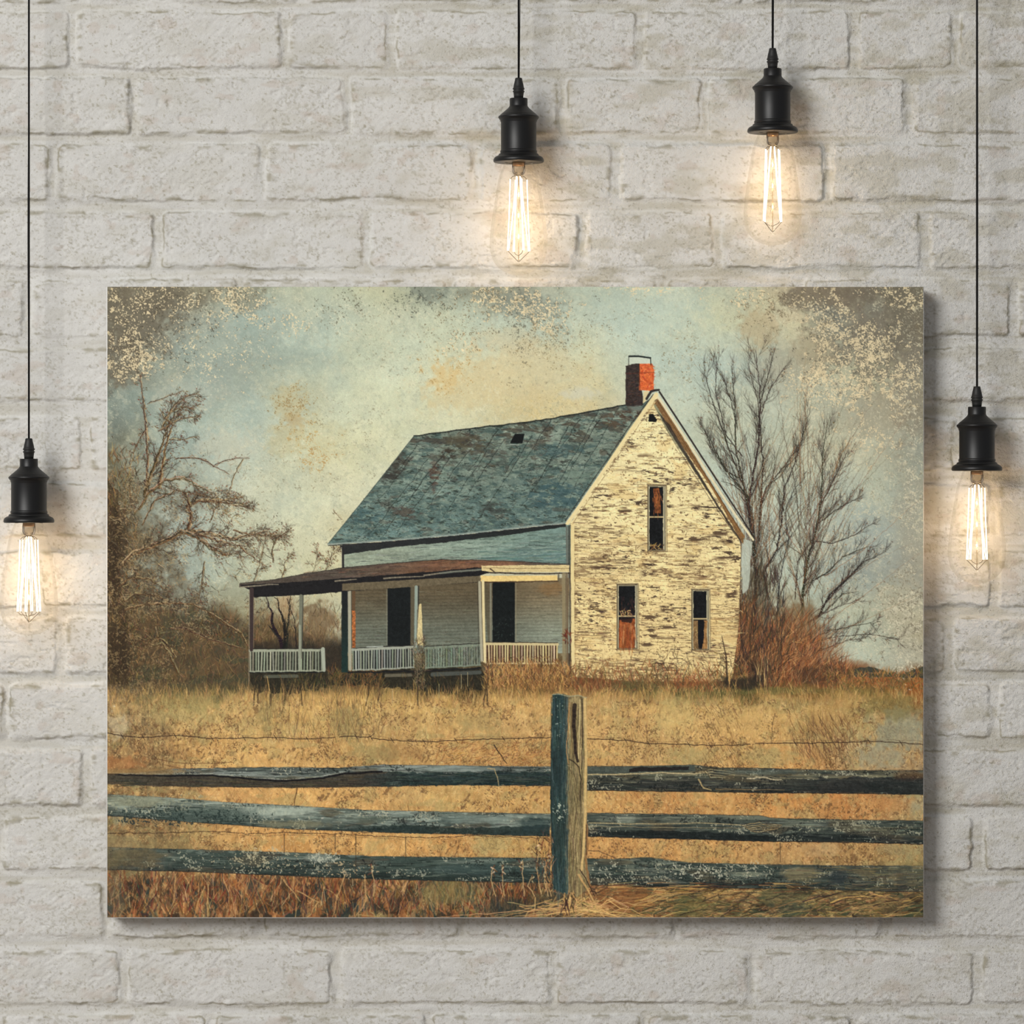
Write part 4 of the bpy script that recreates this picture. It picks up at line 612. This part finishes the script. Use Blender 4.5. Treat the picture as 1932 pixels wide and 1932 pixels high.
def grid_mesh(name, co, nx, ny):
    """co: (ny*nx, 3) float32, rows by y"""
    me = bpy.data.meshes.new(name); nf = (nx-1)*(ny-1)
    idx = np.arange(nx*ny, dtype=np.int32).reshape(ny, nx)
    q = np.stack([idx[:-1, :-1], idx[1:, :-1], idx[1:, 1:], idx[:-1, 1:]], -1).reshape(-1)
    me.vertices.add(nx*ny); me.vertices.foreach_set('co', co.astype(np.float32).ravel())
    me.loops.add(nf*4); me.loops.foreach_set('vertex_index', q)
    me.polygons.add(nf); me.polygons.foreach_set('loop_start', np.arange(0, nf*4, 4, dtype=np.int32))
    me.polygons.foreach_set('use_smooth', np.ones(nf, bool))
    me.update(calc_edges=True); return me
def colour_attr(me, name, rgb):
    at = me.color_attributes.new(name, 'FLOAT_COLOR', 'POINT')
    at.data.foreach_set('color', np.concatenate([rgb, np.ones((len(rgb), 1))], 1).astype(np.float32).ravel())
def lin(v): return np.where(v <= .04045, v/12.92, ((v+.055)/1.055)**2.4)

# ------------------------------------------------------------------ painted brick wall
def axis(lo, hi, a, b, st):
    core = list(np.arange(a, b+st, st)); out = core[:]
    x, d = core[-1], st
    while x < hi: d = min(d*1.08, 14); x += d; out.append(min(x, hi))
    x, d = core[0], st; pre = []
    while x > lo: d = min(d*1.08, 14); x -= d; pre.append(max(x, lo))
    return np.array(pre[::-1]+out, np.float32)
def build_wall():
    XL, XR, YT, YB = -2700., 4632., -1200., 3466.
    xs = axis(XL, XR, -30, 1962, 1.6); ys = axis(YT, YB, -30, 1962, 1.6)
    nx, ny = len(xs), len(ys)
    W, H = 2100, 2100        # noise field covers the frame, and repeats mirrored outside it
    def samp(F, X, Y):
        u = np.abs((X+60) % (2*(W-1))-(0)); u = np.where(u > W-1, 2*(W-1)-u, u); v = (Y+60) % (2*(H-1)); v = np.where(v > H-1, 2*(H-1)-v, v)
        i = np.minimum(u.astype(int), W-2); j = np.minimum(v.astype(int), H-2); a = u-i; b = v-j
        return (F[j, i]*(1-a)+F[j, i+1]*a)*(1-b)+(F[j+1, i]*(1-a)+F[j+1, i+1]*a)*b
    X, Y = np.meshgrid(xs, ys)
    N = lambda sx, sy, sd, o=2: samp(smooth_noise(H, W, sx, sy, sd, o), X, Y).astype(np.float32)
    wxn = (N(70, 70, 1, 2)-.5)*9+(N(12, 12, 2, 3)-.5)*7; wyn = (N(110, 60, 3, 2)-.5)*9+(N(14, 12, 4, 3)-.5)*6
    U, V = X+wxn, Y+wyn
    courses = [(-96,3,[(150,168),(560,578),(980,998),(1400,1420),(1800,1818)]),
        (23,128,[(128,148),(528,547),(727,750),(1198,1218),(1600,1620),(1794,1812)]), (149,251,[(246,262),(648,664),(1053,1073),(1321,1340),(1706,1728)]),
        (273,378,[(92,110),(488,505),(888,906),(1151,1172),(1553,1571)]), (402,504,[(285,305),(684,702),(1089,1110),(1344,1366),(1735,1757)]),
        (528,634,[(43,62),(442,462),(840,860),(1240,1260),(1500,1520),(1905,1925)]), (659,757,[(-30,-12),(330,350),(750,770),(1180,1200),(1640,1660)]), (789,886,[(150,172),(560,580),(970,990),(1380,1400),(1800,1818)]),
        (914,1012,[(-20,0),(330,350),(760,780),(1200,1220),(1560,1580),(1866,1886)]), (1040,1143,[(60,78),(460,480),(880,900),(1300,1320),(1700,1716),(1866,1888)]),
        (1167,1268,[(105,126),(520,540),(930,950),(1350,1370),(1780,1804)]), (1292,1391,[(6,20),(420,440),(820,840),(1240,1260),(1640,1660),(1866,1888)]), (1416,1519,[(155,176),(560,580),(970,990),(1400,1420),(1700,1718)]),
        (1542,1640,[(-10,8),(400,420),(800,820),(1220,1240),(1620,1640),(1834,1860)]), (1665,1767,[(193,208),(480,500),(863,880),(1265,1278),(1660,1682)]), (1793,1893,[(222,243),(624,648),(1035,1051),(1410,1430),(1835,1855)]),
        (1917,2020,[(-12,6),(387,405),(800,818),(1208,1226),(1600,1620)])]
    rr = np.random.RandomState(9)
    y = -96
    while y > YT: courses.insert(0, (y-127, y-24, [])); y -= 127
    y = 2042
    while y < YB: courses.append((y, y+103, [])); y += 127
    h = np.zeros(X.shape, np.float32); D = np.full(X.shape, -12., np.float32); bid = np.zeros(X.shape, np.float32); pt = np.zeros(X.shape, np.float32)
    for ci, (ya, yb, js) in enumerate(courses):
        j0 = np.searchsorted(ys, ya-30); j1 = np.searchsorted(ys, yb+30)
        if j1 <= j0: continue
        js = sorted(js) if js else [((k*410+(ci % 2)*205), (k*410+(ci % 2)*205)+19) for k in range(0, 5)]
        while js[0][0] > XL: g = 380+rr.rand()*50; js.insert(0, (js[0][0]-g, js[0][0]-g+18))
        while js[-1][1] < XR: g = 380+rr.rand()*50; js.append((js[-1][0]+g, js[-1][0]+g+19))
        u, v = U[j0:j1], V[j0:j1]; dd = np.minimum(v-ya, yb-v)
        for (a0, a1), (b0, b1) in zip(js[:-1], js[1:]):
            i0 = np.searchsorted(xs, a1-20); i1 = np.searchsorted(xs, b0+20)
            if i1 <= i0: continue
            uu, vv = u[:, i0:i1], v[:, i0:i1]; tilt = rr.randn(4)
            R = 9.; qx = np.abs(uu-(a1+b0)/2)-((b0-a1)/2-R); qy = np.abs(vv-(ya+yb)/2)-((yb-ya)/2-R)
            d = -(np.sqrt(np.maximum(qx, 0)**2+np.maximum(qy, 0)**2)+np.minimum(np.maximum(qx, qy), 0)-R)
            Dv = D[j0:j1, i0:i1]; better = d > Dv; Dv[better] = d[better]
            hb = tilt[0]*.5+tilt[1]*.5*(uu-(a1+b0)/2)/200+tilt[2]*.5*(vv-(ya+yb)/2)/50
            pt[j0:j1, i0:i1][better] = hb[better]; bid[j0:j1, i0:i1][better] = rr.rand()
    wd = sstep(.35, .8, N(70, 50, 41, 2)); k = sstep(-4-8*wd, 3+7*wd, D)
    inside = sstep(0, 3, D)
    # heights in millimetres, towards the room
    low = (N(60, 34, 21, 3)-.5)*1.6; fine_h = (N(16, 9, 22, 3)-.5)*1.0; grain = (N(5, 4, 23, 2)-.5)*.5
    rightness = sstep(600, 1500, X)
    dep = 2.1+2.3*sstep(.3, .7, N(150, 70, 42, 3)); h = -dep+k*(dep+pt*.6)+low*k+fine_h*k*.8+(N(26, 8, 24, 2)-.5)*.8*(1-k)+grain*(.35+.75*rightness)
    rim = np.exp(-((D-1.)/1.6)**2); interm = sstep(.5, .62, N(44, 44, 25, 2)); h -= rim*interm*.8; diag = samp(smooth_noise(H, W, 16, 5, 43, 3), X*.8-Y*.6+300, X*.6+Y*.8).astype(np.float32); h += (diag-.5)*1.3*k*sstep(.4, .62, N(200, 90, 44, 2))
    chips = sstep(.66, .8, N(20, 14, 26, 3)); h -= chips*.9*k
    # colours: whitewash, olive-brown grime spread to carry the warm light tone, bare patches
    base = np.array([.614, .607, .582], np.float32)
    c = np.ones(X.shape+(3,), np.float32)*base
    c *= (1+(N(90, 60, 31, 3)-.5)*.10+(N(8, 8, 32, 2)-.5)*.05+(bid-.5)*.05)[..., None]
    grime = np.array([.43, .40, .31], np.float32); dirt = np.array([.30, .275, .20], np.float32); rust = np.array([.47, .38, .31], np.float32)
    def mixc(m, col, a):
        m = (np.clip(m, 0, 1)*a)[..., None]; c[...] = c*(1-m)+col*m
    warm_light_zone = .35+.65*np.clip(sstep(200, 1300, X)*1.1*sstep(1900, 700, Y)+sstep(500, 1800, X)*.35, 0, 1)  # stains thicken to upper centre and right, painting in warm light and falloff
    mixc(sstep(.50, .74, N(56, 26, 33, 3))*warm_light_zone, grime, .5)
    mixc((1-k)*sstep(.35, .7, N(120, 10, 34, 3))*(.4+.6*warm_light_zone), grime, .55)
    mixc(sstep(.56, .75, N(30, 10, 35, 3))*np.exp(-((D-3)/6.)**2), dirt, .75)
    mixc(rim*sstep(.56, .66, N(40, 40, 36, 3)), dirt, .9)
    mixc(sstep(.60, .66, N(4, 3.4, 45, 2))*(.3+.7*sstep(.4, .6, N(50, 40, 46, 2))), dirt, .33)
    mixc(sstep(.64, .78, N(34, 22, 37, 3))*k, rust, .30)
    mixc(sstep(.74, .8, N(5, 4, 38, 2)), dirt, .55)
    mixc(np.exp(-((D+3)/3.)**2)*sstep(.45, .6, N(60, 30, 39, 2)), np.array([.68, .68, .655], np.float32), .5)
    co = np.stack([(X-966)*S, -h*.001, (966-Y)*S], -1).reshape(-1, 3)
    me = grid_mesh('wall_back', co, nx, ny); colour_attr(me, 'paint', c.reshape(-1, 3))
    m = mat('whitewashed_brick', (.6, .6, .56), .82, spec=.25); b = m.node_tree.nodes['Principled BSDF']
    at = nd(m, 'ShaderNodeAttribute', attribute_name='paint'); tc = nd(m, 'ShaderNodeTexCoord')
    n1 = nd(m, 'ShaderNodeTexNoise'); n1.inputs['Scale'].default_value = 420; n1.inputs['Detail'].default_value = 5
    n2 = nd(m, 'ShaderNodeTexNoise'); n2.inputs['Scale'].default_value = 900; n2.inputs['Detail'].default_value = 3
    v1 = nd(m, 'ShaderNodeTexVoronoi'); v1.inputs['Scale'].default_value = 260
    for n in (n1, n2, v1): lk(m, tc.outputs['Object'], n.inputs['Vector'])
    pit = nd(m, 'ShaderNodeMapRange'); pit.inputs['From Min'].default_value = .0; pit.inputs['From Max'].default_value = .22; pit.inputs['To Min'].default_value = 0; pit.inputs['To Max'].default_value = 1
    lk(m, v1.outputs['Distance'], pit.inputs['Value'])
    gate = nd(m, 'ShaderNodeMapRange'); gate.inputs['From Min'].default_value = .52; gate.inputs['From Max'].default_value = .6; lk(m, n1.outputs['Fac'], gate.inputs['Value'])
    mx = nd(m, 'ShaderNodeMath', operation='SUBTRACT'); mx.inputs[0].default_value = 1; lk(m, gate.outputs[0], mx.inputs[1])
    mm = nd(m, 'ShaderNodeMath', operation='MAXIMUM'); lk(m, pit.outputs[0], mm.inputs[0]); lk(m, mx.outputs[0], mm.inputs[1])
    mul = nd(m, 'ShaderNodeMix', data_type='RGBA', blend_type='MULTIPLY'); mul.inputs['Factor'].default_value = .28
    lk(m, at.outputs['Color'], mul.inputs['A']); lk(m, mm.outputs[0], mul.inputs['B']); lk(m, mul.outputs['Result'], b.inputs['Base Color'])
    ad = nd(m, 'ShaderNodeMath', operation='ADD'); lk(m, n1.outputs['Fac'], ad.inputs[0]); lk(m, n2.outputs['Fac'], ad.inputs[1])
    ad2 = nd(m, 'ShaderNodeMath', operation='ADD'); lk(m, ad.outputs[0], ad2.inputs[0]); lk(m, mm.outputs[0], ad2.inputs[1])
    bp = nd(m, 'ShaderNodeBump'); bp.inputs['Strength'].default_value = 1.; bp.inputs['Distance'].default_value = .0008
    sx = nd(m, 'ShaderNodeSeparateXYZ'); lk(m, tc.outputs['Object'], sx.inputs[0]); rg = nd(m, 'ShaderNodeMapRange'); rg.inputs['From Min'].default_value = -.25; rg.inputs['From Max'].default_value = .45; rg.inputs['To Min'].default_value = .5; rg.inputs['To Max'].default_value = 1.; lk(m, sx.outputs['X'], rg.inputs['Value']); lk(m, rg.outputs[0], bp.inputs['Strength'])
    lk(m, ad2.outputs[0], bp.inputs['Height']); lk(m, bp.outputs['Normal'], b.inputs['Normal'])
    o = mesh_obj('wall_back', me, m, smooth=False); o['kind'] = 'structure'
    return o
build_wall()
# ceiling above the frame, floor below it: the cords hang from the first
mw = mat('ceiling_paint', (.62, .62, .6), .9); mf = mat('floor_boards', (.32, .24, .17), .55)
bm = bmesh.new(); box(bm, -2.2, 2.2, -1.0, .06, 1.3, 1.36); o = bm_obj('ceiling', bm, mw, smooth=False); o['kind'] = 'structure'
bm = bmesh.new(); box(bm, -2.2, 2.2, -5.0, .06, -1.56, -1.5); o = bm_obj('floor', bm, mf, smooth=False); o['kind'] = 'structure'
nz = nd(mf, 'ShaderNodeTexWave', wave_type='BANDS', bands_direction='X'); nz.inputs['Scale'].default_value = 3; nz.inputs['Distortion'].default_value = 3
rp = nd(mf, 'ShaderNodeValToRGB'); rp.color_ramp.elements[0].color = (.2, .14, .09, 1); rp.color_ramp.elements[1].color = (.36, .27, .19, 1)
lk(mf, nz.outputs['Fac'], rp.inputs['Fac']); lk(mf, rp.outputs['Color'], mf.node_tree.nodes['Principled BSDF'].inputs['Base Color'])

# ------------------------------------------------------------------ canvas picture
DF = .0405
root = bpy.data.objects.new('canvas_picture', None); COL.objects.link(root)
root.location = (wx(972.5, DF), -.002, wz(1731, DF)); root.empty_display_size = .1
root['label'] = 'large unframed canvas print of an abandoned farmhouse behind a rail fence'; root['category'] = 'picture'
def local(o): o.location = -root.location
mcv = mat('white_canvas', (.78, .77, .74), .85)
wv = nd(mcv, 'ShaderNodeTexNoise'); wv.inputs['Scale'].default_value = 1500; bp = nd(mcv, 'ShaderNodeBump'); bp.inputs['Distance'].default_value = .0002; bp.inputs['Strength'].default_value = .4
lk(mcv, wv.outputs['Fac'], bp.inputs['Height']); lk(mcv, bp.outputs['Normal'], mcv.node_tree.nodes['Principled BSDF'].inputs['Normal'])
x0, x1, z0, z1 = wx(200.7, DF), wx(1743.3, DF), wz(1732.2, DF), wz(540.8, DF)
bm = bmesh.new(); box(bm, x0, x1, -.0400, -.0055, z0, z1); bmesh.ops.bevel(bm, geom=bm.edges[:], offset=.0002, segments=2, affect='EDGES')
o = bm_obj('canvas_wrap', bm, mcv, root); local(o)
mwood = mat('pine_stretcher', (.55, .4, .24), .7)
bm = bmesh.new()
for a in ((x0+.003, x1-.003, z0+.003, z0+.04), (x0+.003, x1-.003, z1-.04, z1-.003), (x0+.003, x0+.04, z0+.04, z1-.04), (x1-.04, x1-.003, z0+.04, z1-.04)): box(bm, a[0], a[1], -.0056, -.0022, a[2], a[3])
o = bm_obj('stretcher_bar', bm, mwood, root, smooth=False); local(o)
pic = paint_picture()
gx = np.linspace(202.5, 1742.0, PW); gy = np.linspace(541.2, 1730.8, PH)
GX, GY = np.meshgrid(gx, gy)
co = np.stack([(GX-966)*S*(CAMD-DF)/CAMD, np.full(GX.shape, -.04035), (966-GY)*S*(CAMD-DF)/CAMD], -1).reshape(-1, 3)
me = grid_mesh('printed_picture', co, PW, PH); colour_attr(me, 'ink', lin(pic).reshape(-1, 3)*PRINT_GAIN)
mp = mat('printed_ink', (.5, .5, .5), .8, spec=.2); at = nd(mp, 'ShaderNodeAttribute', attribute_name='ink')
lk(mp, at.outputs['Color'], mp.node_tree.nodes['Principled BSDF'].inputs['Base Color'])
o = mesh_obj('printed_picture', me, mp, root, smooth=False); local(o); o['label'] = 'painterly picture of a weathered farmhouse, bare trees and a split-rail fence'
del pic, co

# ------------------------------------------------------------------ pendant lamps
mk = mat('black_metal', (.007, .007, .0075), .40, spec=.34)
nn = nd(mk, 'ShaderNodeTexNoise'); nn.inputs['Scale'].default_value = 900; bp = nd(mk, 'ShaderNodeBump'); bp.inputs['Distance'].default_value = .0001; bp.inputs['Strength'].default_value = .25
lk(mk, nn.outputs['Fac'], bp.inputs['Height']); lk(mk, bp.outputs['Normal'], mk.node_tree.nodes['Principled BSDF'].inputs['Normal'])
mgrip = mat('black_plastic', (.012, .012, .012), .55, spec=.4); mcord = mat('black_cord', (.01, .01, .01), .8, spec=.2)
msteel = mat('dull_steel', (.36, .32, .28), .32, 1.); mbrass = mat('copper_base', (.42, .24, .13), .4, 1.); mwire = mat('dark_wire', (.12, .09, .06), .4, .8)
mfil = bpy.data.materials.new('glowing_filament'); mfil.use_nodes = True; nt = mfil.node_tree; nt.nodes.clear()
e = nt.nodes.new('ShaderNodeEmission'); e.inputs['Color'].default_value = (1, .88, .66, 1); e.inputs['Strength'].default_value = 3.5; oo = nt.nodes.new('ShaderNodeOutputMaterial'); nt.links.new(e.outputs[0], oo.inputs[0])
def glassy(name, tint, haze, edge):
    m = bpy.data.materials.new(name); m.use_nodes = True; nt = m.node_tree; nt.nodes.clear()
    tr = nt.nodes.new('ShaderNodeBsdfTransparent'); tr.inputs[0].default_value = (*tint, 1); gl = nt.nodes.new('ShaderNodeBsdfGlossy'); gl.inputs['Roughness'].default_value = .05
    ts = nt.nodes.new('ShaderNodeBsdfTranslucent'); ts.inputs[0].default_value = (1, .93, .8, 1)
    lw = nt.nodes.new('ShaderNodeLayerWeight'); lw.inputs['Blend'].default_value = .12
    mr = nt.nodes.new('ShaderNodeMath'); mr.operation = 'MULTIPLY'; mr.inputs[1].default_value = edge; nt.links.new(lw.outputs['Fresnel'], mr.inputs[0])
    m1 = nt.nodes.new('ShaderNodeMixShader'); m1.inputs[0].default_value = haze; nt.links.new(tr.outputs[0], m1.inputs[1]); nt.links.new(ts.outputs[0], m1.inputs[2])
    m2 = nt.nodes.new('ShaderNodeMixShader'); nt.links.new(mr.outputs[0], m2.inputs[0]); nt.links.new(m1.outputs[0], m2.inputs[1]); nt.links.new(gl.outputs[0], m2.inputs[2])
    o = nt.nodes.new('ShaderNodeOutputMaterial'); nt.links.new(m2.outputs[0], o.inputs[0]); return m
mglass = glassy('clear_bulb_glass', (.985, .975, .955), .02, .25); mstem = glassy('stem_glass', (.86, .82, .76), .1, .9)
LD = .046            # lamp axis distance from the wall
Q = S*(CAMD-LD)/CAMD  # metres per pixel at the lamps
def up(y): return (857-y)/4.83*Q
def R(r): return r*Q
def make_lamp(px, py, label, turn, bow, nb=4):
    """px, py: axis and rim height read off the photograph"""
    t = bpy.data.objects.new('pendant_lamp', None); COL.objects.link(t); t.location = (wx(px, LD), -LD, wz(py, LD)); t.empty_display_size = .05
    t['label'] = label; t['category'] = 'lamp'; t['group'] = 'bare-bulb pendant lamps hanging before the brick wall'
    top = 1.3-t.location.z
    # cord and its thin earth wire
    bm = bmesh.new(); tube(bm, [(0, 0, up(100)), (0, 0, top*.5), (0, 0, top)], R(1.9), 12); bm_obj('cord', bm, mcord, t)
    bm = bmesh.new(); pts = [(R(1.5+bow*math.sin(math.pi*min(k/14, 1))), -R(.6), up(96)+(top*.62-up(96))*k/22) for k in range(23)]
    tube(bm, pts, R(.55), 6); bm_obj('earth_wire', bm, mcord, t)
    bm = bmesh.new(); lathe(bm, smoothed([(R(14), top-.012), (R(80), top-.010), (R(88), top-.004), (R(88), top-.0002)], 4), 48); bm_obj('ceiling_rose', bm, mk, t)
    # strain-relief grip
    bm = bmesh.new(); lathe(bm, [(R(2.2), up(86)), (R(5.4), up(86.5)), (R(6.6), up(92)), (R(7.4), up(115)), (R(9.2), up(150)), (R(10.2), up(178)), (R(11.2), up(182)), (R(11.3), up(190)), (R(9.9), up(194)), (R(9.8), up(203)), (R(11.2), up(207)), (R(11.2), up(214)), (R(10), up(218)), (R(9.2), up(245)), (R(8.6), up(274))], 40)
    bm_obj('cord_grip', bm, mgrip, t)
    # turned lamp holder
    bm = bmesh.new()
    lathe(bm, [(R(8), up(272)), (R(16.2), up(273)), (R(17), up(277)), (R(17), up(338))]+smoothed([(R(17.4), up(345)), (R(20), up(362)), (R(27), up(392)), (R(34.5), up(422))], 3)+smoothed([(R(35.6), up(430)), (R(38), up(438)), (R(38.3), up(450)), (R(36.8), up(460)), (R(36.2), up(466))], 3)
        +[(R(34.8), up(470)), (R(34.8), up(478)), (R(33.9), up(488)), (R(33.4), up(497)), (R(33.4), up(742)), (R(33.8), up(748)), (R(34.8), up(751)), (R(34.8), up(768)), (R(33.9), up(771))]
        +smoothed([(R(34.2), up(774)), (R(37.4), up(782)), (R(38.4), up(794)), (R(41), up(800)), (R(45.2), up(812)), (R(47.4), up(830)), (R(47.6), up(846)), (R(46.6), up(855))], 3)+[(R(45.2), up(857)), (R(13), up(857)), (R(13), up(800)), (0, up(800))], 96)
    hold = bm_obj('lamp_holder', bm, mk, t)
    for a in (0, math.pi):
        ca, sa = math.cos(a+turn), math.sin(a+turn); bm = bmesh.new(); lathe(bm, [(R(3.2), up(859.5)), (R(3.2), up(855)), (0, up(855))], 16, R(23)*ca, R(23)*sa); bm_obj('screw', bm, mk, hold)
    # bulb: collar > glass, stem, support wires, filament
    bm = bmesh.new(); lathe(bm, [(0, up(830)), (R(11), up(830)), (R(11.2), up(885)), (R(10.4), up(890)), (0, up(890))], 32); bulb = bm_obj('light_bulb', bm, mbrass, t)
    G = [(0, 0), (14, 2), (27, 5)]; G = [(26, -1), (28, 4), (32, 14), (38, 32), (44.5, 70), (50, 105), (53.6, 135), (54.6, 153), (52.5, 172), (46, 189), (34, 202), (19, 209.5), (6, 212), (0, 212.4)]
    bm = bmesh.new(); lathe(bm, smoothed([(R(r), -R(h)) for r, h in G], 4), 72, cap=False); bm_obj('glass_envelope', bm, mglass, bulb)
    bm = bmesh.new(); lathe(bm, smoothed([(R(9), up(888)), (R(9.5), -R(14)), (R(7), -R(22)), (R(2.4), -R(27))], 3)+[(R(1.3), -R(40)), (R(1.2), -R(186)), (0, -R(188))], 24); bm_obj('glass_stem', bm, mstem, bulb)
    for s in (-1, 1):
        ca, sa = math.cos(turn)*s, math.sin(turn)*s; bm = bmesh.new()
        tube(bm, [(R(10.5)*ca, R(10.5)*sa, R(2)), (R(11.5)*ca, R(11.5)*sa, -R(16)), (R(10)*ca, R(10)*sa, -R(20)), (R(7.5)*ca, R(7.5)*sa, -R(23.5)), (R(4.5)*ca, R(4.5)*sa, -R(23)), (R(3.5)*ca, R(3.5)*sa, -R(19.5)), (R(6)*ca, R(6)*sa, -R(18.5)), (R(7.5)*ca, R(7.5)*sa, -R(21))], R(1.25), 8)
        bm_obj('lead_wire', bm, msteel, bulb)
    for k in range(nb):
        a = turn+.35+2*math.pi*k/nb; ca, sa = math.cos(a), math.sin(a)
        hook = (R(17)*ca, R(17)*sa, -R(32)); low = (R(22.5)*ca, R(22.5)*sa, -R(167)); b2 = a+.2; inn = (R(4.6)*math.cos(b2), R(4.6)*math.sin(b2), -R(26))
        low2 = (R(21.5)*math.cos(a+.13), R(21.5)*math.sin(a+.13), -R(167))
        for p, q in ((hook, low), (inn, low2)):
            fil = bmesh.new(); tube(fil, [p, tuple((p[i]+q[i])/2+(R(-.6)*(ca, sa, 0)[i]) for i in range(3)), q], R(.95), 8); f = bm_obj('filament', fil, mfil, bulb); f['label'] = 'glowing warm white filament strand'
        for pts, rr in (([hook, (R(12)*ca, R(12)*sa, -R(27)), (R(2)*ca, R(2)*sa, -R(24))], .6), ([low, (R(17)*ca, R(17)*sa, -R(172)), (R(1)*ca, R(1)*sa, -R(176 if k % 2 else 187))], .5)):
            sup = bmesh.new(); tube(sup, pts, R(rr), 6); bm_obj('support_wire', sup, mwire, bulb)
    for k, h in enumerate((60, 100, 140)):
        L = bpy.data.lights.new('filament_glow', 'POINT'); L.energy = LAMP_W; L.color = (1, .69, .39); L.shadow_soft_size = .004
        lo = bpy.data.objects.new('filament_glow', L); COL.objects.link(lo); lo.parent = t; lo.location = (0, 0, -R(h))
make_lamp(54.5, 986.5, 'black pendant lamp left of the picture, hanging from the longest cord', .0, -3.5, 6)
make_lamp(978.5, 306.5, 'black pendant lamp hanging just above the middle of the picture', .02, 1.6)
make_lamp(1457.7, 250.5, 'black pendant lamp on the shortest cord, above the right half of the picture', .27, 1.)
make_lamp(1843.2, 888.5, 'black pendant lamp right of the picture, its glow falling on the picture edge', .05, .4)

# ------------------------------------------------------------------ light
def area(name, loc, aim, size, power, col):
    import mathutils
    L = bpy.data.lights.new(name, 'AREA'); L.shape = 'RECTANGLE'; L.size, L.size_y = size; L.energy = power; L.color = col
    o = bpy.data.objects.new(name, L); COL.objects.link(o); o.location = loc
    o.rotation_euler = (mathutils.Vector(aim)-mathutils.Vector(loc)).to_track_quat('-Z', 'Y').to_euler(); return o
area('soft_key_light', KEY_LOC, (0, 0, 0), KEY_SIZE, KEY_W, (1., .985, .955))  # unseen area light added as soft key from upper left; no window built
w = bpy.data.worlds.new('room'); SC.world = w; w.use_nodes = True; w.node_tree.nodes['Background'].inputs[0].default_value = (.95, .97, 1, 1); w.node_tree.nodes['Background'].inputs[1].default_value = WORLD
# ------------------------------------------------------------------ camera
cam = bpy.data.cameras.new('camera'); co_ = bpy.data.objects.new('camera', cam); COL.objects.link(co_); SC.camera = co_
co_.location = (0, -CAMD, 0); co_.rotation_euler = (math.pi/2, 0, 0); cam.sensor_width = 36; cam.lens = 36*CAMD/(1932*S); cam.clip_start = .05
SC.view_settings.view_transform = 'Standard'; SC.view_settings.look = 'None'; SC.view_settings.exposure = 0; SC.view_settings.gamma = 1; SC.view_settings.use_curve_mapping = False
